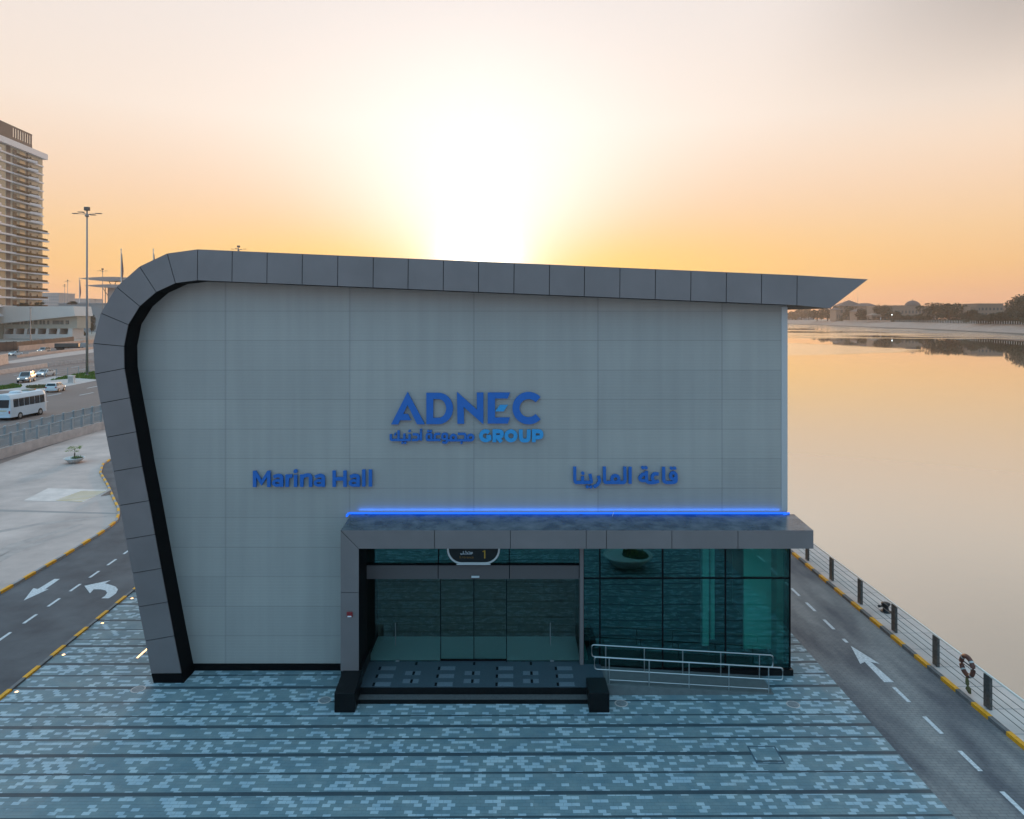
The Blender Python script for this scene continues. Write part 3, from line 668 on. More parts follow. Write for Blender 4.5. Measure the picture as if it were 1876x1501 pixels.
MB().hexa([(Xc0 + .006, YC + .03, zb + .004), (XCR - .004, YC + .03, zb + .004), (XCR - .004, -.02, zb + .004), (Xc0 + .006, -.02, zb + .004)], [(Xc0 + .006, YC + .03, zt - .006), (XCR - .004, YC + .03, zt - .006), (XCR - .004, -.02, zt + .03), (Xc0 + .006, -.02, zt + .03)]).build('header_body', 'clad_dark', B)
MB().add([(Xc0, YC, zt), (XCR, YC, zt), (XCR, -.004, zt + .09), (Xc0, -.004, zt + .09), (Xc0, YC, zt - .004), (XCR, YC, zt - .004), (XCR, -.004, zt - .004), (Xc0, -.004, zt - .004)],
         [(0, 1, 2, 3), (1, 2, 6, 5), (0, 3, 7, 4), (4, 5, 6, 7)]).build('canopy_deck', 'canopy_top', B)
MB().box(XCR - .004, XCR + .003, YC, 2.2, zb, zt).build('canopy_end', 'clad', B)
MB().box(XR, XCR - .006, -.02, 2.2, zb + .01, zt - .01).build('canopy_return', 'canopy_top', B)
# drips / cable on the canopy
MB().tube([(3.3, -.25, zt + .09), (3.36, -.2, zt + .24), (3.5, -.1, zt + .27)], .008, 5).build('cable_tail', 'steel', B)
zj = qc(0, 1086)[1]
cm = MB()
for z0, z1, cut in ((.72, zj - .009, 0), (zj + .009, zb, 1)):
    if not cut: cm.box(Xc0, Xc1, YC, YC + .05, z0, z1)
    else:
        cm.hexa([(Xc0, YC + .05, z0), (Xc1, YC + .05, z0), (Xc1, YC + .05, zb - g), (Xc0, YC + .05, zt - g * 1.6)], [(Xc0, YC, z0), (Xc1, YC, z0), (Xc1, YC, zb - g), (Xc0, YC, zt - g * 1.6)])
cm.build('portal_column', 'clad', B)
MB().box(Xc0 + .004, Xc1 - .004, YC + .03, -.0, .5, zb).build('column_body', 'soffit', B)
# cheek blocks either side of the steps
def cheek(x0, x1, y0, y1, zf, zbk):
    m = MB().hexa([(x0, y0, 0), (x1, y0, 0), (x1, y1, 0), (x0, y1, 0)], [(x0, y0, zf), (x1, y0, zf), (x1, y1, zbk), (x0, y1, zbk)])
    return m.build('cheek_block', 'granite_black', B, bevel=.012)
cheek(-5.27, -4.66, 21.04 - D0, YC + .02, .58, .74); cheek(2.29, 2.89, 21.04 - D0, 22.0 - D0, .58, .56)
MB().box(-5.32, -4.70, YC + .02, -.0, 0, .72).build('column_base', 'granite_black', B)
# platform and steps
YD = 23.4 - D0   # door plane
PZ = .36
MB().box(-4.74, 2.9, 21.8 - D0, 1.9, 0, PZ).build('platform', 'granite_slab', B)
for i, px in enumerate((688, 752, 803, 866, 910, 973, 1020)):
    X0 = (px - 938) / F * 22.7 ; X0 = [-4.28, -3.14, -2.36, -1.24, -.48, .62, 1.42][i]
    for k in range(3 if i % 2 == 0 else 3):
        y = 21.87 - D0 + .5 * k + (0 if i % 2 == 0 else .19)
        if i % 2 and k == 2: y = 21.87 - D0 + 1.32
        MB().box(X0 - .035, X0 + .035, y, y + (.2 if y < -.35 else .12), PZ, PZ + .004).build('tactile_strip', 'clad_dark', B)
for i, X0 in enumerate((-4.28, -3.14, -2.36, -1.24, -.48, .62, 1.42)):
    for k in range(3):
        y = 21.87 - D0 + .5 * k + (0 if i % 2 == 0 else .19)
        if i % 2 and k == 2: continue
        if i % 2: MB().box(X0 - .27, X0 - .045, y - .02, y + .23, PZ, PZ + .003).build('light_tile', 'granite_light', B); MB().box(X0 + .045, X0 + .22, y - .02, y + .23, PZ, PZ + .003).build('light_tile', 'granite_light', B)
        else: MB().box(X0 + .045, X0 + .52, y - .02, y + .23, PZ, PZ + .003).build('light_tile', 'granite_light', B)
MB().box(-4.66, 2.29, 21.52 - D0, 21.8 - D0, 0, .14).build('step', 'step_tread', B)
MB().box(-4.66, 2.29, 21.515 - D0, 21.52 - D0, 0, .128).box(-4.66, 2.29, 21.792 - D0, 21.799 - D0, .141, PZ - .005).build('riser', 'granite_black', B)
# side reveals of the recess and header soffit
XD0, XD1 = (672 - 938) / F * 23.4, (1062 - 938) / F * 23.4
MB().box(Xc1 + .003, XD0 + .0, -.35, 1.95, PZ, zb).build('reveal', 'clad_dark', B)
# transom glass, fascia band over the doors, doors
zT = P(0, 1034, 23.4).z; zB = P(0, 1058.5, 23.4).z
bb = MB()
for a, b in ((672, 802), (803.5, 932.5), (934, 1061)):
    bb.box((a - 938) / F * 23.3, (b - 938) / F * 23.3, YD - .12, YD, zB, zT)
bb.build('door_fascia', mat('fascia_panel_shaded', (.13, .11, .11), .5, .3), B)  # darker cladding tone, the canopy's shade put into the colour
MB().box(XD0, XD1, YD - .1, YD - .02, zB + .01, zT + .04).build('fascia_frame', 'clad_dark', B)
tg = MB().box(XD0, XD1, YD - .02, YD - .01, zT + .05, zb + .3).build('transom_glass', 'glass_teal', B)
for px in (803, 933): MB().box((px - 939) / F * 23.3, (px - 937) / F * 23.3, YD - .06, YD - .021, zT + .04, zb).build('transom_mullion', 'clad_dark', B)
MB().box(XD0, XD1, YD - .018, YD + .6, zb + .0, zb + .02).build('recess_soffit', 'soffit', B)
edges = [672, 807, 868, 928, 1061]
for i in range(4):
    a = (edges[i] - 938) / F * 23.4; b = (edges[i + 1] - 938) / F * 23.4; slide = i in (1, 2); yy = YD + (.07 if slide else 0)
    pn = MB().box(a + .012, b - .012, yy, yy + .012, PZ + (.06 if slide else .015), zB).build('door' if slide else 'glass_panel', 'glass_door', B)
    fr = MB().box(a - .012, a + .012, yy - .01, yy + .03, PZ, zB)
    if slide: fr.box(a + .012, b - .012, yy - .01, yy + .03, PZ, PZ + .06)
    fr.build('door_frame', 'clad_dark', pn)
    if not slide:
        x = (725 - 938) / F * 23.4 if i == 0 else (1008 - 938) / F * 23.4
        MB().tube([(x, yy - .06, P(0, 1181, 23.4).z), (x, yy - .06, P(0, 1140, 23.4).z)], .014, 8).build('door_handle', 'steel', pn)
        MB().box(x - .0, x + .12, yy - .02, yy + .03, PZ + .015, PZ + .07).build('patch_fitting', 'steel', pn)
MB().box(-1.33, -1.07, YD - .17, YD - .12, zB + .06, zB + .11).build('door_sensor', 'white_plastic', B)
# vestibule behind the doors
VY = 25.25 - D0
MB().box(XD0 - .3, XD1 + .3, YD + .12, VY, PZ + .004, PZ + .008).build('vestibule_floor', 'interior_floor', B)
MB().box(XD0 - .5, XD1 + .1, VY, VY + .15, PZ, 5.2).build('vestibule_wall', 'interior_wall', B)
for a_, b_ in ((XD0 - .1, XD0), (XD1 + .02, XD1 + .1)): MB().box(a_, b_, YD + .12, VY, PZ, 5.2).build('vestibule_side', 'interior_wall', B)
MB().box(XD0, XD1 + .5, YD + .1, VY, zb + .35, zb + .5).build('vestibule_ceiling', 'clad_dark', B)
# right reveal post (metal) beside doors
MB().box(2.22, 2.34, YD - .2, YD + .1, PZ, zb).build('jamb', 'clad', B)
# lobby glass
DG = 23.25; YG = DG - D0
def gx(px): return (px - 938) / F * DG
gz = P(0, 1225, DG).z
panes = [1069, 1099, 1214, 1329, 1447]; zmid = P(0, 1059.5, DG).z
for i in range(4):
    for z0, z1 in ((gz, zmid), (zmid, zb + .2)):
        MB().box(gx(panes[i]) + .012, gx(panes[i + 1]) - .012, YG, YG + .012, z0 + .012, z1 - .012).build('window_pane', 'glass_teal', B)
fm = MB()
for x in panes: fm.box(gx(x) - .022, gx(x) + .022, YG - .02, YG + .09, gz, zb + .1)
for i in range(4):
    for z in (gz + .0, zmid): fm.box(gx(panes[i]) + .022, gx(panes[i + 1]) - .022, YG - .018, YG + .09, z - .022, z + .022)
fm.build('window_frame', 'clad_dark', B)
MB().box(XR - .03, XR - .018, YG + .1, 5.0, gz, zb + .1).build('side_glass', 'glass_teal', B)
MB().box(gx(1447) - .02, gx(1447) + .03, YG + .095, YG + .2, 0.2, zb + .1).build('corner_post', 'clad_dark', B)
MB().box(2.95, 9.2, 23.2 - D0, 5.0, 0, gz - .023).build('lobby_plinth', 'granite_black', B)
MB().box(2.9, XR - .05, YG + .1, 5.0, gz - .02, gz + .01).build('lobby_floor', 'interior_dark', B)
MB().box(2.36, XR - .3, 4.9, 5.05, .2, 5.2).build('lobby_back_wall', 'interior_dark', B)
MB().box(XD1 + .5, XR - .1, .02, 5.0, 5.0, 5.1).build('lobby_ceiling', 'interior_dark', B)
MB().box(7.95, 9.0, .75, .85, .35, 4.9).build('lobby_partition', 'interior_light', B)
MB().box(6.60, 6.82, 1.0, 1.25, .35, 4.2).build('lobby_column', 'interior_light', B); MB().box(7.02, 7.16, 1.5, 1.65, .35, 3.9).build('lobby_column', 'interior_light', B)
MB().box(4.0, 6.2, 2.6, 3.3, .3, 1.3).build('reception_desk', 'interior_dark', B)
# ramp
MB().hexa([(2.89, 22.0 - D0, -.01), (8.15, 22.05 - D0, -.01), (8.15, 23.2 - D0, -.01), (2.89, 23.2 - D0, -.01)], [(2.89, 22.0 - D0, .32), (8.15, 22.05 - D0, .012), (8.15, 23.199 - D0, .012), (2.89, 23.199 - D0, .32)]).build('ramp', mat('ramp_mat', (.13, .14, .14), .7, nz=(5, .15)), B)

# LED strip on the canopy at the wall foot
led = MB().box(-5.4, 9.1, -.05, -.012, zt + .10, zt + .155).box(-5.45, -5.405, -.3, -.05, zt + .08, zt + .15)
o = led.build('led_strip', 'led_blue'); tag(o, 'glowing blue light strip running along the facade just above the entrance canopy', 'light strip')
ll = bpy.data.lights.new('led_light', 'AREA'); ll.shape = 'RECTANGLE'; ll.size = 14.0; ll.size_y = .05; ll.energy = 18; ll.color = (.01, .17, 1.0)
lo = bpy.data.objects.new('led_light', ll); C.objects.link(lo); lo.parent = o; lo.location = (1.9, -.06, zt + .21); lo.rotation_euler = (R(180 - 25), 0, 0)
led2 = MB().tube([(9.0, -.08, zt + .1), (9.22, .02, zt + .12)], .03, 6).build('led_strip', 'led_blue'); tag(led2, 'short glowing blue light strip turning the corner at the right end of the canopy', 'light strip')
al = empty('fire_alarm_sounder', P(641, 1126, DC), 'small red alarm sounder on the entrance portal column', 'alarm')
MB().box(-.09, .09, -.06, -.002, -.07, .09).build('case', 'red_plastic', al, bevel=.015); MB().box(-.06, .06, -.07, -.06, -.055, -.02).build('label_strip', 'white_plastic', al)

# ---- entrance sign
es = empty('entrance_sign', P(867.5, 1006, 22.95), 'black pill-shaped entrance sign with white rim and yellow number over the sliding doors', 'sign')
def stadium(hw, hh, n=14):
    r = hh; out = []
    for k in range(n + 1): a = -math.pi / 2 + math.pi * k / n; out.append((hw - r + r * math.cos(a), r * math.sin(a)))
    for k in range(n + 1): a = math.pi / 2 + math.pi * k / n; out.append((-hw + r + r * math.cos(a), r * math.sin(a)))
    return out
u = 22.95 / F
solid('board', [stadium(45.5 * u, 24 * u)], -.03, .03, 'sign_black', es)
solid('rim', [stadium(48.5 * u, 27 * u), stadium(45.2 * u, 23.7 * u)], -.045, .035, 'sign_white', es)
MB().box(-31 * u, 31 * u, -.03, .03, -28.8 * u, -26.9 * u).build('bracket', 'sign_white', es)

# ---- lettering by strokes
def ribbon(mb, pts, w, y0, y1, closed=False, caps=True):
    pts = [Vector(p) for p in pts]; m = len(pts); L_, R_ = [], []
    for i, p in enumerate(pts):
        a = pts[i - 1] if (i or closed) else None; b = pts[(i + 1) % m] if (i < m - 1 or closed) else None
        d1 = (p - a).normalized() if a is not None else None; d2 = (b - p).normalized() if b is not None else None
        if d1 is None: d1 = d2
        if d2 is None: d2 = d1
        t = (d1 + d2)
        t = t.normalized() if t.length > .01 else d1
        nn = Vector((-t.y, t.x)); k = max(.55, nn.dot(Vector((-d1.y, d1.x))))
        L_.append(p + nn * w / 2 / k); R_.append(p - nn * w / 2 / k)
    vs = [(p.x, y0, p.y) for p in L_] + [(p.x, y0, p.y) for p in R_] + [(p.x, y1, p.y) for p in L_] + [(p.x, y1, p.y) for p in R_]
    fs = []
    for i in range(m if closed else m - 1):
        j = (i + 1) % m
        fs += [(i, j, m + j, m + i), (2 * m + i, 3 * m + i, 3 * m + j, 2 * m + j), (i, 2 * m + i, 2 * m + j, j), (m + i, m + j, 3 * m + j, 3 * m + i)]
    if not closed: fs += [(0, m, 3 * m, 2 * m), (m - 1, 3 * m - 1, 4 * m - 1, 2 * m - 1)]
    mb.add(vs, fs)
def disc(mb, c, r, y0, y1, n=14):
    vs = [(c[0] + r * math.cos(2 * math.pi * k / n), y0, c[1] + r * math.sin(2 * math.pi * k / n)) for k in range(n)]
    vs += [(v[0], y1, v[2]) for v in vs]
    mb.add(vs, [tuple(range(n)), tuple(range(n, 2 * n))[::-1]] + [(k, (k + 1) % n, n + (k + 1) % n, n + k) for k in range(n)])
def arc(cx, cy, rx, ry, a0, a1, n=18): return [(cx + rx * math.cos(R(a0 + (a1 - a0) * k / n)), cy - ry * math.sin(R(a0 + (a1 - a0) * k / n))) for k in range(n + 1)]
def smooth(pts, it=2):
    for _ in range(it):
        out = [pts[0]]
        for i in range(len(pts) - 1):
            a, b = Vector(pts[i]), Vector(pts[i + 1])
            if i: out.append(tuple(a.lerp(b, .25)))
            if i < len(pts) - 2: out.append(tuple(a.lerp(b, .75)))
        out.append(pts[-1]); pts = out
    return pts
def glyph(parent, strokes, ox, oy, s, w, m, d, y0, depth=.07, name='letter'):
    """strokes in enlarged-photo units -> mesh on the plane at distance d; a dot is ('o', x, y, r)"""
    mb = MB(); py0 = parent.location; e = 0
    for st_ in strokes:
        e += .0013
        ww = w; closed = False; pts = st_; sm = True
        if isinstance(st_, dict): pts = st_['p']; ww = st_.get('w', w); closed = st_.get('c', False); sm = st_.get('s', True)
        def cv(p): v = P(ox + p[0] / s, oy + p[1] / s, d); return (v.x - py0.x, v.z - py0.z)
        if pts[0] == 'o':
            c = cv(pts[1:3]); disc(mb, c, pts[3] / s * d / F, y0 - e, y0 + depth); continue
        if sm and len(pts) > 2 and not closed and len(pts) < 15: pts = smooth(pts)
        ribbon(mb, [cv(p) for p in pts], ww / s * d / F, y0 - e, y0 + depth, closed)
    return mb.build(name, m, parent)
DW = D0 - .1
logo = empty('logo_sign', P(855, 765, DW), 'large blue and light blue two-line lettering high in the middle of the facade', 'sign')
def lp(l, s=5.518, ox=680, oy=690):
    out = []
    for a, b in l: v = P(ox + a / s, oy + b / s, DW); out.append((v.x - logo.location.x, v.z - logo.location.z))
    return out
def lsolid(loops, m, nm='letter'): return solid(nm, [lp(l) for l in loops], -.02, .06, m, logo)
lsolid([[(368, 155), (543, 483), (465, 483), (368, 288), (325, 378), (372, 378), (402, 442), (293, 442), (275, 484), (202, 484)]], 'sign_blue')
lsolid([[(558, 165)] + [(a, b) for a, b in arc(680, 323.5, 148, 158.5, 90, -90)] + [(558, 482)], [(628, 228)] + arc(680, 323, 78, 95, 90, -90) + [(628, 418)]], 'sign_blue')
lsolid([[(867, 155), (1068, 335), (1068, 162), (1135, 162), (1135, 484), (936, 308), (940, 478), (872, 478)]], 'sign_blue')
lsolid([[(1178, 162), (1405, 162), (1380, 222), (1252, 222), (1252, 415), (1403, 415), (1382, 476), (1178, 476)]], 'sign_blue')
lsolid([[(1302, 287), (1383, 287), (1340, 353), (1254, 353)]], 'sign_cyan', 'logo_accent')
glyph(logo, [{'p': arc(1592, 320, 128, 128, 42, 318, 26), 's': False}], 680, 690, 5.518, 72, 'sign_blue', DW, -.02)
# GROUP
for stg in ([{'p': arc(1157, 600, 47, 46, 45, 325, 18), 's': False}, {'p': [(1165, 606), (1213, 606)], 'w': 30}, {'p': [(1200, 606), (1200, 645)], 'w': 30}],
            [[(1246, 536), (1246, 664)], {'p': [(1240, 553), (1285, 553), (1322, 560), (1322, 605), (1285, 610), (1250, 610)]}, [(1272, 606), (1316, 662)]],
            [{'p': arc(1413, 600, 47, 46, 0, 360, 20)[:-1], 'c': True}],
            [{'p': [(1513, 536), (1513, 610), (1522, 646), (1553, 648), (1584, 646), (1593, 610), (1593, 536)]}],
            [[(1645, 600), (1645, 664)], {'p': [(1628, 553), (1685, 553), (1722, 560), (1722, 612), (1685, 616), (1660, 616)]}, [(1645, 536), (1645, 606)]]):
    glyph(logo, stg, 680, 690, 5.518, 38, 'sign_cyan', DW, -.02)
a1 = [[(545, 378), (225, 378), (168, 378), (168, 325), (168, 268)], [(315, 375), (315, 195)], {'p': [(275, 245), (235, 258), (270, 280), (228, 290)], 'w': 20}, [(425, 375), (425, 255)], [(525, 375), (525, 265)], ('o', 525, 208, 25), ('o', 390, 432, 23), ('o', 443, 432, 23)]
a2 = [[(585, 272), (640, 272), (695, 280), (695, 378), (630, 378), (565, 378)]]
a3 = [[(742, 390), (742, 225)], {'p': [(765, 172), (722, 178), (758, 192)], 'w': 20}, {'p': [(720, 208), (768, 208)], 'w': 18}]
a4 = [{'p': arc(1690, 332, 52, 52, 0, 360, 20)[:-1], 'c': True}, [(1690, 384), (1240, 384)], [(1445, 262), (1530, 262), (1590, 265), (1590, 330), (1590, 382)], ('o', 1515, 435, 24), {'p': arc(1362, 332, 50, 52, 0, 360, 20)[:-1], 'c': True},
      [(1240, 262), (1190, 262), (1150, 270), (1150, 350), (1190, 358), (1235, 358)], [(1238, 255), (1238, 370), (1235, 425), (1200, 428), (1150, 422)]]
a5 = [[(1110, 262), (1060, 262), (1005, 270), (1005, 330), (1005, 375)], [(1115, 378), (900, 378)], [(945, 262), (895, 262), (852, 270), (852, 374), (890, 378), (940, 378)], [(940, 258), (940, 376)], ('o', 880, 208, 24), ('o', 932, 208, 24)]
for st_ in (a1, a2, a3, a4, a5): glyph(logo, st_, 700, 770, 10.42, 44, 'sign_blue', DW, -.02, name='arabic_letters')
en = empty('name_sign', P(573, 878, DW), 'blue two-word Latin lettering low on the left half of the facade', 'sign')
def aa(o): return [[(385 + o, 182), (440 + o, 158), (495 + o, 172), (495 + o, 225), (495 + o, 316)], {'p': arc(437 + o, 262, 54, 34, 0, 360, 20)[:-1], 'c': True, 'w': 38}]
for stg in ([[(125, 318), (125, 97)], {'p': [(125, 104), (220, 262), (320, 104)], 's': False, 'w': 42}, [(320, 97), (320, 318)]], aa(0), [[(572, 316), (572, 148)], [(572, 230), (585, 170), (642, 168)]],
            [[(687, 316), (687, 152)], ('o', 687, 102, 28)], [[(772, 316), (772, 148)], [(774, 230), (785, 165), (893, 150), (893, 235), (893, 316)]], aa(573),
            [[(1218, 94), (1218, 316)], [(1366, 94), (1366, 316)], [(1218, 207), (1366, 207)]], aa(1053), [[(1625, 80), (1625, 312)]], [[(1715, 80), (1715, 312)]]):
    glyph(en, stg, 450, 850, 7.504, 46, 'sign_blue', DW, -.02)
ar = empty('name_sign', P(1145, 875, DW), 'blue Arabic lettering low on the right half of the facade', 'sign')
for stg in ([[(187, 125), (188, 270), (190, 362), (250, 360), (380, 358), (440, 362), (428, 300), (415, 235)], [(305, 352), (305, 268)], ('o', 308, 224, 25), ('o', 375, 425, 24), ('o', 427, 425, 24)],
            [[(540, 265), (562, 330), (535, 385), (500, 412), (468, 430)]],
            [[(630, 125), (632, 280), (632, 362), (700, 360), (860, 360), (938, 364), (938, 280), (935, 125)], {'p': arc(795, 308, 52, 50, 0, 360, 20)[:-1], 'c': True}],
            [[(1015, 128), (1015, 378)]],
            [[(1258, 232), (1195, 240), (1150, 300), (1185, 335), (1258, 330)], [(1258, 190), (1258, 300), (1265, 362), (1380, 362), (1445, 338)], [(1440, 235), (1370, 228), (1335, 290), (1380, 352)], ('o', 1205, 140, 25), ('o', 1252, 140, 25)],
            [[(1515, 128), (1517, 280), (1520, 362), (1640, 362), (1705, 350), (1700, 265)], {'p': arc(1660, 262, 42, 48, 0, 360, 20)[:-1], 'c': True}, ('o', 1633, 148, 24), ('o', 1682, 148, 24)]):
    glyph(ar, stg, 1030, 840, 8.157, 46, 'sign_blue', DW, -.02, name='arabic_letters')
glyph(es, [{'p': arc(865, 303, 16, 16, 0, 360, 14)[:-1], 'c': True}, [(865, 328), (600, 330)], [(775, 275), (835, 285), (815, 328)], [(695, 280), (745, 282), (765, 325)], [(655, 260), (655, 325)], {'p': [(640, 328), (600, 345), (590, 310)]}, ('o', 712, 262, 9)], 800, 990, 13.4, 17, 'white_text', 22.95, -.034, .01, 'arabic_word')
glyph(es, [{'p': [(1128, 275), (1175, 248)], 'w': 20}, [(1180, 242), (1180, 437)]], 800, 990, 13.4, 29, 'amber', 22.95, -.034, .01, 'number')
glyph(es, [[(570, 378), (570, 432)], [(570, 380), (600, 380)], [(570, 405), (596, 405)], [(570, 430), (600, 430)], [(622, 395), (622, 432)], [(622, 400), (650, 398), (650, 432)], [(675, 380), (677, 430), (692, 430)], [(665, 396), (692, 396)],
            [(710, 395), (710, 432)], [(710, 403), (732, 396)], {'p': arc(757, 413, 14, 16, 0, 360, 10)[:-1], 'c': True}, [(773, 395), (773, 432)], [(793, 395), (793, 432)], [(793, 400), (820, 398), (820, 432)],
            {'p': arc(850, 413, 14, 16, 50, 310, 10)}, {'p': arc(890, 413, 14, 16, 0, 310, 10)}, [(876, 413), (904, 413)]], 800, 990, 13.4, 9, 'amber_dark', 22.95, -.034, .01, 'latin_word')

# ---- ramp hand rails
def ramp_rail(d, xl, xr, zl, zr, posts, low, label, lpx, rpx):
    o = empty('handrail', (xl, d - D0, 0), label, 'handrail', 'stainless handrails along the ramp')
    def zz(x): return zl + (zr - zl) * (x - xl) / (xr - xl)
    L0, L1 = lpx - xl, rpx - xl
    def pt(x, h): return (x, 0, zz(x + xl) + h)
    hr, h2 = .80, .42
    loop = []
    c = .07
    for x, h in ((L0 + c, hr), (L1 - c, hr)): loop.append(pt(x, h))
    loop += [pt(L1 - .02, hr - .02), pt(L1, hr - c), pt(L1, h2 + c), pt(L1 - .02, h2 + .02), pt(L1 - c, h2), pt(L0 + c, h2), pt(L0 + .02, h2 + .02), pt(L0, h2 + c), pt(L0, hr - c), pt(L0 + .02, hr - .02)]
    MB().tube(loop, .022, 8, closed=True).build('rail_loop', 'steel', o, smooth=True)
    for px in posts:
        MB().tube([(px - xl, 0, zz(px) - .02), (px - xl, 0, zz(px) + hr - .01)], .019, 8).build('post', 'steel', o)
    if low: MB().tube([pt(posts[0] - xl, .12), pt(posts[-1] - xl, .12)], .016, 8).build('lower_rail', 'steel', o)
    return o
ramp_rail(22.12, 3.03, 8.0, .31, .02, [3.03, 4.275, 5.52, 6.76, 8.0], True, 'front stainless ramp handrail with a third low rail', (1089 - 938) / F * 22.12, (1434 - 938) / F * 22.12)
ramp_rail(22.95, 3.03, 8.0, .31, .02, [3.03, 4.28, 5.52, 6.75, 8.0], False, 'rear stainless ramp handrail closest to the lobby glass', (1084 - 938) / F * 22.95, (1416 - 938) / F * 22.95)

# ---- quay railing: post plates, hand rail, cables
qr = empty('quay_railing', (14.15, -D0 + 10, .11), 'waterside railing of dark posts, pale top rail and thin cables beside the quay road', 'railing')
for k in range(46):
    y = 21.1 + 2.58 * k - 10
    for dy in (0,): MB().box(-.04, .04, y - .14, y + .14, 0, .96).build('post', 'post_dark', qr)
    MB().box(-.07, .1, y - .05, y + .05, -.0, .015).build('base_plate', 'steel', qr)
for k in range(1, 4):
    y = 21.1 - 2.58 * k - 10; MB().box(-.04, .04, y - .14, y + .14, 0, .96).build('post', 'post_dark', qr)
MB().tube([(0, -6, 1.0), (0, 120, 1.0)], .034, 8).build('top_rail', 'handrail', qr)
cb = MB()
for z in (.17, .36, .55, .76): cb.tube([(0, -6, z), (0, 120, z)], .011, 5)
cb.build('cables', 'cable', qr)
# life ring
lr = empty('life_ring', (14.09, 21.87 - D0, .98), 'weathered red-brown life ring hung on the quay railing with a bundle of rope', 'life ring')
MB().tube([(-.06, .28 * math.cos(a), .28 * math.sin(a)) for a in [2 * math.pi * k / 28 for k in range(28)]], .068, 10, closed=True).build('ring', 'ring', lr, smooth=True)
for k in range(4):
    a0 = R(45 + 90 * k)
    MB().tube([(-.06, .28 * math.cos(a0 + t), .28 * math.sin(a0 + t)) for t in (-.09, 0, .09)], .072, 10).build('band', 'ring_band', lr)
MB().tube([(-.03, -.24, .04), (-.03, .24, .04)], .02, 6).build('bracket', 'post_dark', lr)
rp = MB()
for k in range(9):
    a = random.uniform(0, 6); rp.tube([(-.08 + .02 * math.cos(a), -.02 + .03 * math.sin(a), -.34), (-.1 + .04 * math.cos(a), -.06 + .06 * math.sin(a), -.5), (-.09 + .06 * math.sin(a), -.1 + .08 * math.cos(a), -.66), (-.05 + .03 * math.sin(a), -.1 + .05 * math.cos(a), -.78)], .017, 5)
rp.build('rope', 'rope', lr)
bo = empty('mooring_bollard', (14.75, 28.0 - D0, .11), 'squat black iron mooring bollard on the quay beyond the railing', 'bollard')
MB().lathe([(.2, 0), (.2, .03), (.12, .05), (.1, .2), (.13, .26), (.17, .3), (.17, .34), (.1, .37)]).build('bollard_body', 'iron', bo, smooth=True)
MB().tube([(-.3, .0, .22), (.1, 0, .27)], .05, 8).build('horn', 'iron', bo)

# ---- ground lights
def glight(x, y, label):
    o = empty('ground_light', (x, y, 0), label, 'ground light', 'round lights set in the paving along the left kerb')
    MB().lathe([(.07, 0), (.07, .006), (.05, .008)], n=14).build('rim', 'steel', o); MB().lathe([(.045, .007), (.045, .012), (.02, .014)], n=12).build('lens', 'led_warm', o)
for (x, y), l in zip(((-15.5, 22.2 - D0), (-15.58, 24.65 - D0), (-15.7, 27.2 - D0), (-15.85, 29.6 - D0)), ('nearest to the camera of the four', 'second nearest of the four', 'third nearest of the four', 'farthest of the four')):
    glight(x, y, 'small round warm ground light by the left kerb, ' + l)
o = empty('linear_ground_light', (-12.9, 1.0, 0), 'long thin warm light strip set in the paving left of the curved frame', 'ground light')
MB().box(-.04, .04, -.2, 8, 0, .006).build('housing', 'steel', o); MB().box(-.02, .02, -.15, 7.95, .006, .014).build('lens', 'led_warm', o)
# ---- covers in the paving
def cover(p, r, label, square=False):
    o = empty('manhole_cover', (p[0], p[1], .0), label, 'manhole cover')
    if square:
        fr_ = MB()
        for a in ((-r, r, -r, -r + .04), (-r, r, r - .04, r), (-r, -r + .04, -r + .04, r - .04), (r - .04, r, -r + .04, r - .04)): fr_.box(a[0], a[1], a[2], a[3], 0, .006)
        fr_.build('frame', mat('cover_frame', (.05, .09, .12), .5), o); MB().box(-r + .04, r - .04, -r + .04, r - .04, 0, .003).build('lid', 'pavers', o)
    else:
        MB().lathe([(r, 0), (r, .004), (r * .86, .004)], n=24).build('frame', 'concrete', o); MB().lathe([(r * .82, .0045), (r * .82, .007)], n=24).build('lid', 'cover', o)
cover(G(253, 1263), .22, 'round pale cover in the paving below the curved frame foot')
cover(G(595, 1283), .2, 'round pale cover in the paving left of the entrance steps')
cover(G(1453, 1291), .2, 'round pale cover in the paving near the right corner of the hall')
cover(G(1138, 1289), .2, 'round pale cover in the paving right of the entrance cheek block')
cover(G(1403, 1383), .38, 'large square cover outlined in dark metal in the right of the forecourt', True)

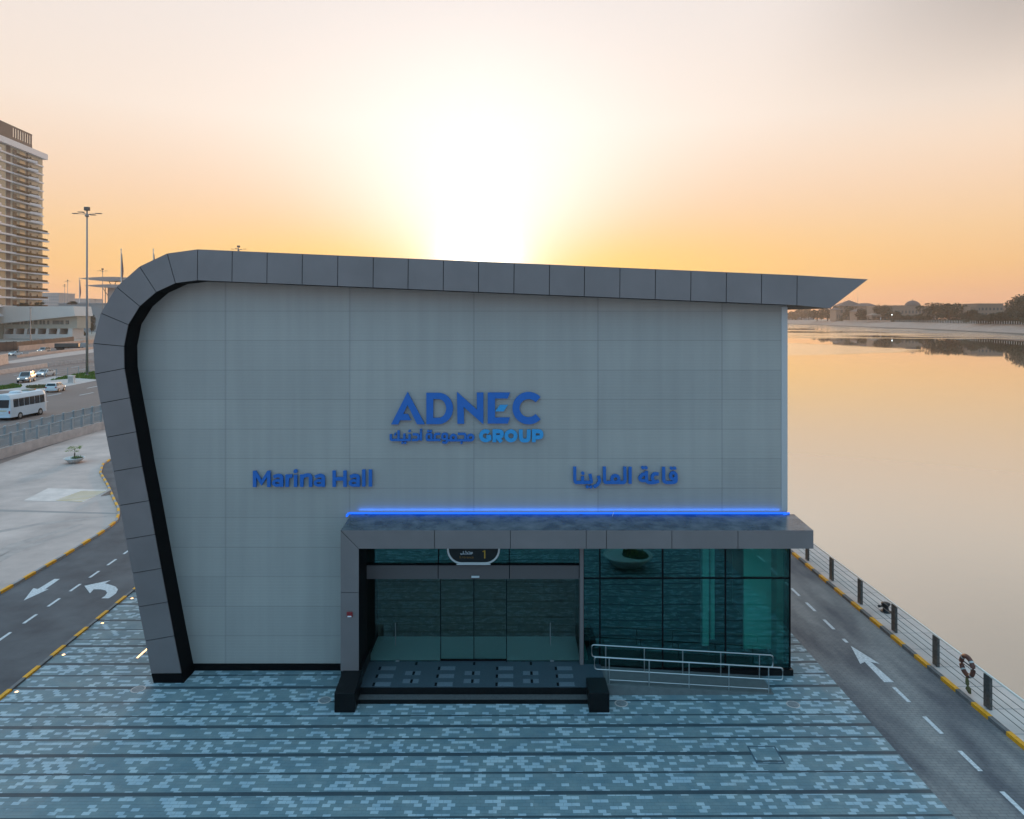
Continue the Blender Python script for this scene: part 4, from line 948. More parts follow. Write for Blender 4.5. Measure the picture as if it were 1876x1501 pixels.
# ---- planters with palms
def planter(loc, r, label, fl=1.0):
    o = empty('palm_planter', loc, label, 'planter')
    MB().lathe([(r * .35, 0), (r * .55, .08 * r), (r * .9, .42 * r), (r, .5 * r), (r * .97, .54 * r), (r * .88, .5 * r), (r * .8, .42 * r)], n=28).build('bowl', 'planter', o, smooth=True)
    MB().lathe([(r * .9, .46 * r), (r * .5, .5 * r), (.02, .5 * r)], n=24).build('gravel_top', 'planter', o)
    MB().lathe([(r * .55, .46 * r), (r * .5, .54 * r), (r * .3, .58 * r), (.02, .6 * r)], c=(.3 * r, 0, 0), n=20).build('soil', 'soil', o)
    t = MB()
    for k in range(60):
        a = random.uniform(0, 6.3); rr = random.uniform(0, r * .5); x, y = rr * math.cos(a) + .2 * r, rr * math.sin(a); h = random.uniform(.12, .3) * r
        t.add([(x - .04 * r, y, .44 * r), (x + .04 * r, y, .44 * r), (x + random.uniform(-.1, .1), y + random.uniform(-.1, .1), .5 * r + h)], [(0, 1, 2)])
    t.build('ground_cover', 'palm_leaf', o)
    palm = MB().tube([(0, 0, .4 * r), (.03, 0, r * .9), (.02, .02, r * 1.35)], [.09 * r, .07 * r, .05 * r], 8).build('palm_trunk', 'bark', o)
    f = MB()
    for k in range(11):
        a = 2 * math.pi * k / 11 + random.uniform(-.2, .2); el = random.uniform(.1, 1.0); Ln = r * random.uniform(.75, 1.0) * fl
        c = Vector((0, 0, r * 1.35)); pts = []
        for j in range(6):
            t_ = j / 5; pts.append(c + Vector((math.cos(a) * math.cos(el) * Ln * t_, math.sin(a) * math.cos(el) * Ln * t_, math.sin(el) * Ln * t_ - .45 * Ln * t_ * t_)))
        f.tube(pts, .012 * r, 4)
        hub = pts[4]
        for j in range(9):
            b = a + (j - 4) * .42; tip = hub + Vector((math.cos(b), math.sin(b), random.uniform(-.5, .1))) * Ln * .42; sd = Vector((-math.sin(b), math.cos(b), 0)) * .055 * r
            mid = hub.lerp(tip, .5); f.add([hub, mid + sd, tip, mid - sd], [(0, 1, 2, 3)])
    f.build('fronds', 'palm_leaf', o)
    return o
planter((-35.4, 57.4 - D0, 0), .78, 'white bowl planter with a small palm on the open plaza at left')
planter((5.45, 13.0 - D0, 0), 1.15, 'large bowl planter with a palm, seen mirrored in the lobby glass', .5)

# ================================================================== LEFT BACKGROUND
# walkway bridge parapets
def parapet(x0, y0, x1, y1, label, h=.87, posts=True):
    L_ = math.hypot(x1 - x0, y1 - y0); o = empty('railing', (x0, y0, 0), label, 'railing', 'parapet railings of the walkway', rz=math.atan2(y1 - y0, x1 - x0))
    MB().box(0, L_, -.14, .14, 0, h).build('concrete_base', 'concrete', o)
    nP = int(L_ / 1.75)
    for k in range(nP):
        MB().box(k * 1.75 - .11, k * 1.75 + .11, -.11, .11, h, h + 1.15).build('post', 'fence_grey', o)
    b = MB().box(0, L_, -.04, .04, h + 1.0, h + 1.07).box(0, L_, -.04, .04, h + .12, h + .18)
    k = .0
    while k < L_: b.box(k - .022, k + .022, -.02, .02, h + .18, h + 1.0); k += .16
    b.build('bars', 'fence_grey', o)
    return o
parapet(-42.3, 28, -43.9, 80, 'grey railing on a concrete base, the nearer of the two walkway parapets')
parapet(-45.2, 28, -46.8, 80, 'grey railing on a concrete base, the farther of the two walkway parapets')

# concrete barriers
def barrier(a, b, h, label, m='concrete', z=0, t=.25, name='concrete_barrier', cat='barrier'):
    A, B_ = G(*a), G(*b); L_ = (B_ - A).length; o = MB().box(0, L_, -t, t, 0, .25).hexa([(0, -t * .8, .25), (L_, -t * .8, .25), (L_, t * .8, .25), (0, t * .8, .25)], [(0, -t * .4, h), (L_, -t * .4, h), (L_, t * .4, h), (0, t * .4, h)]).build(name, m)
    o.location = (A.x, A.y, z); o.rotation_euler = (0, 0, math.atan2(B_.y - A.y, B_.x - A.x)); return tag(o, label, cat, None)
barrier((-160, 712), (86, 672.5), .95, 'pale concrete barrier on the far edge of the main lanes, left stretch')
barrier((88, 672), (330, 645.5), .95, 'pale concrete barrier on the far edge of the main lanes, right stretch behind the mast')
barrier((-100, 695), (14, 666), 2.6, 'tall pale concrete wall at the left edge beyond the main lanes', name='concrete_wall', cat='wall')
barrier((52, 652.5), (85, 648), 1.1, 'short white concrete barrier between the far lanes')
barrier((30, 655.5), (330, 621), .8, 'low pink-grey kerb wall along the far verge', 'concrete_pink')
barrier((34, 643.5), (330, 612), 1.8, 'long pinkish boundary wall behind the far road', 'concrete_pink', name='boundary_wall', cat='wall')
def slatfence(a, b, h, label, m='fence_brown'):
    A, B_ = G(*a), G(*b); L_ = (B_ - A).length; o = empty('fence', (A.x, A.y, 0), label, 'fence', rz=math.atan2(B_.y - A.y, B_.x - A.x))
    p = MB(); k = 0
    while k < L_: p.box(k, k + 2.0, -.05, .05, .1, h); k += 2.08
    p.build('boards', m, o)
    q_ = MB(); k = 0
    while k < L_: q_.box(k - .07, k + .07, -.1, .1, 0, h + .15); k += 4.16
    q_.build('posts', m, o)
slatfence((-60, 650), (30, 643), 3.4, 'dark brown board fence at the left edge below the podium')
slatfence((30, 642), (135, 629), 3.0, 'dark brown board fence running up to the podium corner')
# wire fence on the median
A, B_ = G(82, 693), G(230, 676)
wf = empty('wire_fence', A, 'thin wire fence on posts along the median behind the grass', 'fence', rz=math.atan2(B_.y - A.y, B_.x - A.x)); L_ = (B_ - A).length
for k in range(int(L_ / 3.2)): MB().box(k * 3.2 - .05, k * 3.2 + .05, -.05, .05, 0, 1.6).build('post', 'fence_grey', wf)
wb = MB()
for z in (.3, .7, 1.1, 1.5): wb.tube([(0, 0, z), (L_, 0, z)], .015, 4)
wb.build('wires', 'fence_grey', wf)
ub = empty('utility_cabinet', G(131, 702), 'small white utility cabinet on the pale median below the mast', 'cabinet')
MB().box(-.5, .5, -.3, .3, 0, 1.3).build('cabinet_body', 'podium_white', ub, bevel=.02); MB().box(-.56, .56, -.36, .36, 1.3, 1.38).build('lid', 'podium_white', ub); MB().box(-.46, -.01, -.315, -.3, .1, 1.2).box(.01, .46, -.315, -.3, .1, 1.2).build('door', 'concrete', ub)
# lamp masts
def mast(loc, h, label, sc=1.0, arms=4):
    o = empty('lamp_mast', loc, label, 'lamp post', 'tall lamp masts beside the highway')
    MB().lathe([(.55, 0), (.55, .15), (.32, .18)], n=12).build('base', 'concrete', o)
    MB().tube([(0, 0, .15), (0, 0, h * .5), (0, 0, h - .6)], [.25, .2, .14], 10).build('pole', 'mast', o, smooth=True)
    MB().lathe([(.3, h - 2.0), (.42, h - 1.9), (.42, h - 1.7), (.2, h - 1.6)], n=12).build('ring_carrier', 'mast', o)
    MB().box(-.5, .5, -.35, .35, h - .75, h - .0).build('head_box', 'lamp_head', o, bevel=.1)
    for k in range(arms):
        a = 2 * math.pi * k / arms; c, s = math.cos(a), math.sin(a); L0 = 1.9
        m_ = MB().tube([(c * .2, s * .2, h - 1.5), (c * L0, s * L0 * .8, h - 1.35)], .06, 5); m_.build('arm', 'mast', o)
        hx, hy = c * L0 * 1.25, s * L0 * 1.05; MB().box(hx - .55, hx + .55, hy - .3, hy + .3, h - 1.4, h - 1.28).build('lamp', 'lamp_head', o)
    return o
mast(G(159.5, 688.4), 34.3, 'tallest lamp mast, close left of the curved roof frame')
v = P(437, 583, 270); mast((v.x, v.y, 0), 39.3, 'lamp mast whose head just clears the roof edge')
v = P(188, 583, 390); mast((v.x, v.y, 0), 39, 'lamp mast in front of the two flat canopies')
v = P(124, 583, 600); mast((v.x, v.y, 0), 44, 'right one of the two distant lamp masts beyond the podium')
v = P(118.5, 583, 640); mast((v.x, v.y, 0), 42, 'left one of the two distant lamp masts beyond the podium')
v = P(175, 583, 900); mast((v.x, v.y, 0), 36, 'tiny far lamp mast over the grey warehouse roof')
lpole = empty('street_light', (*P(55.5, 583, 340).xy, 0), 'slim grey street light pole in front of the white podium', 'street light')
MB().tube([(0, 0, 0), (0, 0, 16.5)], [.28, .18], 8).build('pole', 'mast', lpole); MB().box(-.6, .6, -.2, .2, 16.5, 16.7).build('lamp', 'lamp_head', lpole)
def flagpole(px, top, d, label, w=.9, fh=9):
    h = P(px, top, d).z; o = empty('flagpole', (*P(px, 583, d).xy, 0), label, 'flagpole', 'flagpoles with furled flags')
    MB().tube([(0, 0, 0), (0, 0, h)], [.35, .2], 8).build('pole', 'podium_white', o)
    MB().lathe([(.05, h), (.35, h + .2), (.35, h + .45), (.05, h + .6)], n=8).build('finial', 'rim', o)
    f = MB(); nf = 8; rws = []
    for k in range(nf + 1):
        t_ = k / nf; z = h - 1.5 - (fh + 4) * t_; ww = w * (.25 + .75 * math.sin(math.pi * min(1, t_ * .9 + .05)))
        rws.append([(.2, 0, z), (.2 + ww * .5, .35 * math.sin(t_ * 9), z - .4), (.2 + ww, -.3 * math.sin(t_ * 7), z - 1.0)])
    for k in range(nf):
        for j in range(2): f.add([rws[k][j], rws[k][j + 1], rws[k + 1][j + 1], rws[k + 1][j]], [(0, 1, 2, 3)])
    f.build('flag', 'flag', o)
flagpole(222, 458, 350, 'flagpole with a furled flag beside the flat canopies')
flagpole(281, 458, 350, 'flagpole tip standing out over the curve of the roof frame')
flagpole(145.5, 509, 620, 'distant flagpole left of the tallest lamp mast', 1.2, 12)
# gate canopies
def wing(parent, x0, x1, z0, th, name):
    prof = []
    for k in range(13):
        t_ = k / 12; prof.append((x0 + (x1 - x0) * t_, z0 + th * .35 * math.sin(math.pi * t_)))
    bot = [(x1 - (x1 - x0) * k / 12, z0 - th * .65 * math.sin(math.pi * k / 12)) for k in range(1, 12)]
    solid(name, [prof + bot], -6, 6, 'roof_canopy', parent)
gp = empty('gate_canopy', (*P(200, 583, 500).xy, 0), 'pair of stacked thin wing roofs on slim columns left of the roof frame', 'canopy')
sc_ = 500 / F
wing(gp, (153 - 200) * sc_, (262 - 200) * sc_, P(0, 511, 500).z, 3.0, 'upper_roof'); wing(gp, (163 - 200) * sc_, (255 - 200) * sc_, P(0, 524, 500).z, 2.4, 'lower_roof')
for x in (193, 198, 199.5): MB().tube([((x - 200) * sc_, 0, 0), ((x - 200) * sc_, 0, P(0, 524, 500).z)], .3, 6).build('column', 'mast', gp)
for a, b, c_, d_ in ((199, 513, 203, 523), (214, 513, 210, 523), (187, 526, 198, 542)): MB().tube([((a - 200) * sc_, 0, P(0, b, 500).z), ((c_ - 200) * sc_, 0, P(0, d_, 500).z)], .25, 6).build('strut', 'mast', gp)
MB().box(0, 12, -1, 1, 0, P(0, 527, 500).z).build('core_wall', 'far_wall', gp)

# tower
TW = empty('apartment_tower', (P(78, 583, 440).x, 440 - D0, 0), 'tall beige apartment tower with white stepped balcony bands at the left edge', 'building', rz=math.atan2(-1, .1))
# local x runs along the facade towards the camera (u), local -y is outwards (to the right)
Hh = 440 / F
TZ = P(0, 292, 440).z
OUT = 1
MB().box(0, 95, -30, 0, 0, TZ).build('wall', 'tower_wall', TW)
MB().box(-2.2, 97, -31, 2.0, TZ, TZ + 3.4).build('roof_slab', 'tower_white', TW)
MB().box(9, 95, -24, -1.2, TZ + 3.4, TZ + 6.5).build('roof_screen', 'tower_brown', TW)
rs_ = MB().box(9, 95, -1.6, -1.2, TZ + 12, TZ + 13)
for k in range(9): rs_.box(9.2 + k * 2.4, 10.4 + k * 2.4, -1.6, -1.2, TZ + 6.5, TZ + 12)
rs_.box(29, 95, -1.7, -1.2, TZ + 6.5, TZ + 12); rs_.build('roof_louvre', 'tower_brown', TW)
FH = 5.13; nF = int(TZ / FH)
for i in range(nF):
    z = TZ - FH * (i + 1)
    low = i >= 8
    if z < 12: break
    MB().box(-1.8 if low else .0, 95, .0, .7 if not low else 1.9, z, z + .9).build('floor_band', 'tower_white', TW)
    s0 = (11 - .8 * i) if not low else -1.8
    b = MB().hexa([(s0, .7, z - .1), (32, .7, z - .1), (32, 1.2, z - .1), (s0, 3.0, z - .1)], [(s0, .7, z + (1.5 if not low else .7)), (32, .7, z + .6), (32, 1.2, z + .6), (s0, 3.0, z + (1.5 if not low else .7))]).hexa([(47, .7, z - .1), (95, .7, z - .1), (95, 3, z - .1), (47, 3.2, z - .1)], [(47, .7, z + 1.4), (95, .7, z + 1.4), (95, 3, z + 1.4), (47, 3.2, z + 1.4)])
    b.build('balcony', 'tower_white', TW)
    MB().box(s0 + .2, 31, 2.2, 2.25, z + .6, z + 1.9).build('balustrade', 'glass_rail', TW)
    for a_ in ((27, 31, .8, 4.2), (12, 14, 1.5, 3.7), (5, 6.6, 1.4, 3.2)): MB().box(a_[0], a_[1], .01, .06, z + a_[2], z + a_[3]).build('window', 'tower_window', TW)
    MB().box(19, 24, .01, .09, z + .8, z + 4.6).build('warm_panel', 'tower_warm', TW)
    MB().box(33, 37, .01, .05, z + .56, z + 5.1).build('brown_pier', 'tower_brown', TW); MB().box(15.5, 17.5, .01, .05, z + .56, z + 5.1).build('brown_pier', 'tower_brown', TW)
    MB().box(1, 4.4, .01, .04, z + .7, z + 5.0).build('glazing', 'tower_glass', TW); MB().box(38, 44, .01, .04, z + .7, z + 5.0).build('glazing', 'tower_glass', TW)
# podium
PD = empty('podium_building', (0, 400 - D0, 0), 'low white podium building with a slanted cantilever and louvred level under the tower', 'building')
k4 = 400 / F
def px4(x): return (x - 938) * k4
def pz4(y): return CH - (y - HZ) * k4
fr_ = solid('cantilever', [[(px4(-110), pz4(561.5)), (px4(140), pz4(561.5)), (px4(143.5), pz4(579)), (px4(-110), pz4(605))]], -3, 14, 'podium_white', PD)
solid('louvre_level', [[(px4(-110), pz4(602.5)), (px4(-110), pz4(590)), (px4(139), pz4(578.5)), (px4(139), pz4(602))]], 1.2, 14, 'podium_louvre', PD)
lv = MB()
x = -100
while x < 122:
    lv.box(px4(x), px4(x + random.choice((4, 6, 7))), 1.1, 1.19, pz4(594.5), pz4(587.5)); x += random.choice((6, 8, 10))
lv.build('window_strip', 'podium_dark', PD)
ln = MB()
for y in (589, 591.3, 593.3): ln.box(px4(-100), px4(122), 1.02, 1.08, pz4(y), pz4(y - .5))
ln.build('louvre_blades', 'podium_louvre', PD)
MB().box(px4(-110), px4(123), 9, 14, 0, pz4(602.5)).build('undercroft', 'podium_dark', PD)
for k in range(11):
    x = px4(120 - 20 * k); solid('pier', [[(x, 1.5), (x + 1.4, 1.5), (x + 2.2, pz4(602)), (x + .6, pz4(602))]], 1.5, 9, 'podium_white', PD)
MB().box(px4(123), px4(130), 1.3, 12, 0, pz4(602)).build('corner_pier', 'podium_white', PD); MB().box(px4(-110), px4(131), .5, 1.25, 0, 2.6).build('plinth', 'podium_white', PD)
# low far buildings
def block(px0, px1, pt, d, depth, label, wm='far_wall', name='far_building', floors=4, cols=8, roof=True, z0=0, win='far_window'):
    k = d / F; x0, x1 = (px0 - 938) * k, (px1 - 938) * k; zt_ = CH - (pt - HZ) * k; o = empty(name, ((x0 + x1) / 2, d - D0, z0), label, 'building'); W = (x1 - x0) / 2; h = zt_ - z0
    MB().box(-W, W, 0, depth, 0, h).build('wall', wm, o)
    if roof: MB().box(-W - .01 * W, W + .01 * W, -.5, depth + .5, h, h + max(.5, h * .04)).build('parapet', wm, o)
    wn = MB(); fh = h / (floors + .5); cw = 2 * W / cols
    for i in range(floors):
        for j in range(cols): wn.box(-W + cw * (j + .25), -W + cw * (j + .75), -.12, 0, fh * (i + .35), fh * (i + .85))
    wn.build('windows', win, o); return o
block(78, 108, 539, 1100, 40, 'pale distant apartment block directly right of the tower', floors=10, cols=8)
block(108, 165, 549, 1300, 40, 'long pale distant block on the skyline left of the tallest mast', floors=6, cols=14)
block(107, 320, 557.5, 600, 60, 'wide grey windowless warehouse behind the podium corner', 'grey_wall', 'warehouse', 1, 12, win='far_wall')
block(320, 520, 562, 1500, 60, 'far low block hidden mostly behind the hall', floors=4, cols=12)

# trees
def tree_proto(name, kind, seed, w=1.0):
    rnd = random.Random(seed); o = empty(name, (0, 0, -500), 'x', 'tree')
    MB().tube([(0, 0, 0), (.01, .0, .2), (.02, .01, .4)], [.035, .025, .018], 6).build('trunk', 'bark', o)
    lb = MB()
    for k in range(5):
        a = rnd.uniform(0, 6.3); lb.tube([(.01, 0, .22), (math.cos(a) * .15, math.sin(a) * .15, .42), (math.cos(a) * .25, math.sin(a) * .25, .6)], [.016, .011, .005], 4)
    lb.build('limbs', 'bark', o)
    cr = MB(); blobs = []
    for k in range(15): a = rnd.uniform(0, 6.3); r = rnd.uniform(.05, .34) * w; blobs.append((math.cos(a) * r, math.sin(a) * r, rnd.uniform(.28, .82) - r * .25, rnd.uniform(.12, .2)))
    for bx, by, bz, br in blobs:
        for j in range(110):
            v = Vector((rnd.gauss(0, 1), rnd.gauss(0, 1), rnd.gauss(0, 1))).normalized() * br * rnd.uniform(.6, 1.05); p = Vector((bx, by, bz)) + v
            n_ = Vector((rnd.gauss(0, 1), rnd.gauss(0, 1), rnd.gauss(0, 1))).normalized(); u_ = n_.orthogonal().normalized(); w_ = n_.cross(u_); s = rnd.uniform(.018, .038)
            cr.add([p + u_ * s, p + w_ * s, p - u_ * s, p - w_ * s], [(0, 1, 2, 3)])
    cr.build('crown', kind, o); return o
TP = [tree_proto('broadleaf_tree', 'leaf_a', 1), tree_proto('broadleaf_tree', 'leaf_b', 2, 1.2), tree_proto('broadleaf_tree', 'leaf_a', 3, .9), tree_proto('broadleaf_tree', 'leaf_b', 5, 1.35)]
usedT = set()
def tree(px, top, wpx, d, z0, label, group, i):
    p = P(px, 583, d); h = P(px, top, d).z - z0; wd = wpx / F * d / .60
    base = TP[i % 4]
    if (i % 4) not in usedT: usedT.add(i % 4); o = base
    else: o = dup(base)
    o.location = (p.x, p.y, z0); o.scale = (wd, wd, h / .84); o.rotation_euler = (0, 0, random.uniform(0, 6.3)); o['label'] = label; o['group'] = group; return o
def dsh(px):
    tb = [(1446, 1600), (1491, 1400), (1603, 1020), (1704, 850), (1790, 700), (1876, 600), (1960, 520)]
    for (a, da), (b, db) in zip(tb, tb[1:]):
        if px <= b: return da + (db - da) * (px - a) / (b - a)
    return 500
tl = [(1497, 566, 22, 30, 'dark bushy tree nearest left under the roof tip, beside the pale beach'), (1516, 567, 24, 30, 'second bushy tree under the roof tip beside the pale beach'),
      (1540, 562, 20, 60, 'hazy tree left of the hip-roofed villa front'), (1558, 563, 22, 50, 'hazy tree below the peak of the hip-roofed villa'), (1580, 564, 20, 50, 'hazy tree just left of the pale gazebo'),
      (1612, 562, 18, 70, 'dark tree rising behind the gazebo on its right side'), (1627, 563, 18, 60, 'dark tree beside the bright lamp dot, left of it'), (1643, 571, 18, 60, 'tree right of the bright lamp dot'),
      (1654, 577, 22, 40, 'low tree below the left end of the domed building'), (1672, 578, 22, 40, 'low tree below the middle of the domed building'), (1690, 578, 22, 36, 'low tree below the right end of the domed building'),
      (1716, 557, 34, 50, 'left half of the biggest tree clump on the far bank'), (1740, 552, 42, 60, 'tall broad tree, highest of the big clump on the far bank'), (1757, 562, 24, 50, 'right shoulder tree of the big clump'),
      (1775, 569, 22, 50, 'tree in the gap left of the square brown villa'), (1790, 576, 26, 26, 'low tree in front of the left corner of the square brown villa'), (1808, 577, 26, 26, 'low tree in front of the middle of the square brown villa'),
      (1826, 576, 26, 24, 'low tree in front of the right part of the square brown villa'), (1843, 573, 26, 26, 'low tree right of the square brown villa'), (1860, 571, 26, 26, 'second tree from the right edge in the front row'),
      (1878, 568, 28, 24, 'rightmost tree of the front row on the far bank'), (1864, 546, 30, 130, 'tall dark tree rising above the far bank at the right edge'), (1885, 549, 34, 130, 'tall dark tree cut by the right edge'),
      (1900, 566, 30, 20, 'front row tree just beyond the right edge')]
for i, (px, tp, wp, dd, lb) in enumerate(tl): tree(px, tp, wp, dsh(px) + dd, LZ, lb, 'trees on the far bank', i)
# filler bushes along the foot of the trees: many shrubs, hedge as one mass
hm = MB(); rnd = random.Random(5)
for k in range(9000):
    px = rnd.uniform(1628, 1930) if k % 4 else rnd.uniform(1530, 1640); d = dsh(px) + rnd.uniform(22, 55); p = P(px, 583, d)
    hgt = 3.8 * (.55 + .45 * noise.noise(Vector((p.x * .05, p.y * .05, 0)))) + 1.5
    z = LZ + rnd.uniform(0, hgt); n_ = Vector((rnd.gauss(0, 1), rnd.gauss(0, 1), rnd.gauss(0, 1))).normalized(); u_ = n_.orthogonal().normalized(); w_ = n_.cross(u_); s = rnd.uniform(.35, .8); c = Vector((p.x, p.y, z))
    hm.add([c + u_ * s, c + w_ * s, c - u_ * s, c - w_ * s], [(0, 1, 2, 3)])
tag(hm.build('undergrowth', 'leaf_a'), 'continuous dark scrub along the foot of the trees on the far bank', 'undergrowth', kind='stuff')
for i, (px, tp, wp, d, z0, lb) in enumerate([(168, 581, 9, 520, 0, 'small round tree in the car park right of the podium'), (131, 552.5, 13, 560, 22, 'small tree on the warehouse roof terrace'),
        (9, 553.5, 12, 408, 17.6, 'leftmost roof garden tree on the podium'), (44, 553.5, 12, 408, 17.6, 'middle roof garden tree on the podium'), (71, 554.5, 12, 408, 17.6, 'roof garden tree nearest the tower end on the podium')]):
    tree(px, tp, wp, d, z0, lb, 'small trees around the podium', i + 1)
# shrubs beside the podium
def shrub(px, py, wpx, hpx, label, i):
    p = G(px, py); d = p.y + D0; o = empty('shrub', p, label, 'shrub', 'shrubs beside the podium'); rn = random.Random(i); m_ = MB(); W = wpx / F * d / 2; H_ = hpx / F * d
    MB().tube([(0, 0, 0), (0, 0, H_ * .4)], .1, 5).build('stem', 'bark', o)
    for k in range(260):
        v = Vector((rn.gauss(0, 1), rn.gauss(0, 1), abs(rn.gauss(0, 1)))).normalized() * rn.uniform(.6, 1); c = Vector((v.x * W, v.y * W, v.z * H_)); u_ = Vector((rn.gauss(0, 1), rn.gauss(0, 1), rn.gauss(0, 1))).normalized(); w_ = u_.orthogonal().normalized(); s = .35
        m_.add([c + u_ * s, c + w_ * s, c - u_ * s, c - w_ * s], [(0, 1, 2, 3)])
    m_.build('foliage', 'leaf_b', o)
shrub(137, 614, 12, 9, 'bushy shrub touching the podium corner', 1); shrub(153, 615, 10, 8, 'bushy shrub right of the podium corner', 2); shrub(147, 607, 14, 8, 'shrub behind the two at the podium corner', 3)
shrub(28, 633, 11, 5, 'dark shrub above the brown fence at left', 4); shrub(-2, 634, 12, 5, 'dark shrub at the extreme left above the brown fence', 5); shrub(113, 620, 5, 4, 'tiny shrub on the fence line near the podium corner', 6)

# ---- vehicles
def car_proto(name, body, suv, label, cat='car', rear=False):
    """length along +y = forward"""
    o = empty(name, (0, 0, 0), label, cat)
    if suv == 2: # small hatch
        st_ = [(-1.9, .35, .75, .85, .74, .72), (-1.85, .28, .95, 1.0, .82, .78), (-1.72, .25, .98, 1.44, .84, .62), (-.9, .25, .98, 1.5, .85, .64), (.2, .25, .96, 1.46, .85, .64), (.85, .25, .94, .98, .84, .76), (1.6, .27, .84, .86, .80, .7), (1.92, .4, .6, .66, .68, .6)]
        cab = (2, 4, 1, 5)
    elif suv: 
        st_ = [(-2.45, .5, .9, 1.0, .86, .84), (-2.4, .42, 1.1, 1.15, .94, .9), (-2.2, .38, 1.12, 1.82, .96, .74), (-1.0, .36, 1.12, 1.9, .97, .76), (.35, .36, 1.1, 1.86, .97, .76), (1.05, .36, 1.08, 1.12, .96, .88), (2.2, .38, .98, 1.02, .92, .84), (2.45, .5, .8, .86, .84, .78)]
        cab = (2, 4, 1, 5)
    else: 
        st_ = [(-2.35, .4, .75, .85, .78, .74), (-2.25, .3, .92, .96, .86, .8), (-1.55, .26, .94, 1.0, .9, .78), (-.75, .26, .94, 1.4, .91, .64), (.35, .26, .92, 1.42, .91, .64), (1.15, .26, .9, .95, .9, .8), (2.1, .28, .78, .8, .84, .74), (2.35, .38, .6, .64, .74, .66)]
        cab = (3, 4, 2, 5)
    mb = MB(); vs = []
    for y, zb_, zl, zt_, wb_, wt_ in st_:
        vs += [(-wb_ * .92, y, zb_), (-wb_, y, (zb_ + zl) / 2), (-wb_ * .98, y, zl), (-wt_, y, zt_), (wt_, y, zt_), (wb_ * .98, y, zl), (wb_, y, (zb_ + zl) / 2), (wb_ * .92, y, zb_)]
    fs = []
    m8 = 8
    for i in range(len(st_) - 1):
        for k in range(8): fs.append((i * 8 + k, i * 8 + (k + 1) % 8, (i + 1) * 8 + (k + 1) % 8, (i + 1) * 8 + k))
    fs += [tuple(range(8)), tuple((len(st_) - 1) * 8 + k for k in range(8))]
    mb.add(vs, fs).build('body', body, o)
    gl_ = MB(); a, b, r_, f_ = cab
    def vp(i, k): return Vector(vs[i * 8 + k])
    def proud(q4, out):
        c = sum(q4, Vector()) / 4; return [c + (v - c) * .86 + out for v in q4]
    for i in range(r_, f_):
        for k, sx in ((2, -1), (4, 1)):
            q4 = [vp(i, k), vp(i, k + 1), vp(i + 1, k + 1), vp(i + 1, k)]
            if abs(q4[0].z - q4[1].z) < .2 and abs(q4[2].z - q4[3].z) < .2: continue
            gl_.add(proud(q4, Vector((sx * .015, 0, .012))), [(0, 1, 2, 3)])
    gl_.add(proud([vp(b, 3), vp(b, 4), vp(f_, 4), vp(f_, 3)], Vector((0, .02, .02))), [(0, 1, 2, 3)]); gl_.add(proud([vp(a, 3), vp(a, 4), vp(r_, 4), vp(r_, 3)], Vector((0, -.02, .02))), [(0, 1, 2, 3)])
    gl_.build('windows', 'car_glass', o)
    L1 = st_[-1][0]; r = .36 if suv == 1 else .32
    for y in (st_[-1][0] - .85, st_[0][0] + .85):
        for sx in (-1, 1):
            wx = sx * (st_[3][4] - .1); wh = MB().wheel(wx, y, r, r, .24).build('wheel', 'tyre', o); MB().wheel(wx + sx * .03, y, r, r * .6, .2).build('rim', 'rim', wh)
    for sx in (-1, 1):
        zz_ = st_[-2][2] - .12; MB().box(sx * .62 - .14, sx * .62 + .14, L1 - .12, L1 + .02, zz_ - .12, zz_ + .04).build('headlight', 'head_lamp', o)
        zr_ = st_[1][2] - .08; MB().box(sx * .68 - .1, sx * .68 + .1, st_[0][0] - .02, st_[0][0] + .1, zr_ - .14, zr_ + .06).build('taillight', 'tail_lamp', o)
        MB().box(sx * .98 - .1, sx * .98 + .1, st_[5][0] - .35, st_[5][0] - .2, .98, 1.1).build('mirror', body, o)
    MB().box(-.5, .5, L1 - .03, L1 + .025, .42, .56).build('grille', 'car_glass', o); MB().box(-.26, .26, st_[0][0] - .025, st_[0][0], .6, .72).build('number_plate', 'white_plastic', o)
    return o
def place(o, px, py, head, label, sc=1.0):
    p = G(px, py); o.location = p; o.rotation_euler = (0, 0, head); o.scale = (sc,) * 3; o['label'] = label; o['group'] = 'cars on the highway'; return o
Adir = math.atan2(1, -.12) - math.pi / 2
hatch = place(car_proto('hatchback', 'car_white', 2, 'x'), 102, 717.5, R(13), 'white hatchback seen from behind just beyond the bus')
suv = place(car_proto('suv', 'car_silver', 1, 'x'), 48, 700, R(180 + 21), 'silver off-road car with headlights on, coming towards the camera')
sed = place(car_proto('sedan', 'car_white', 0, 'x'), 83, 689.5, R(180 + 7), 'white sedan directly behind the silver off-road car')
s2 = place(dup(sed), 27, 652, R(180 - 4), 'white sedan on the far road at the left edge'); s3 = place(dup(suv), 80, 646.5, R(180 + 4), 'pale off-road car on the far road behind the short white barrier')
s4 = place(dup(sed), 118, 639, R(180 + 4), 'white sedan far along the far road near the mast')
for i, (x, y) in enumerate(((150, 603), (160, 601.5), (172, 600), (178, 603.5), (166, 605))):
    place(dup(hatch if i % 2 else sed), x, y, R(80 + i * 7), ['leftmost white car in the distant car park', 'second white car from the left in the distant car park', 'white car in the back row of the distant car park', 'rightmost white car in the distant car park by the roof frame', 'front white car in the distant car park'][i])['group'] = 'cars in the distant car park'
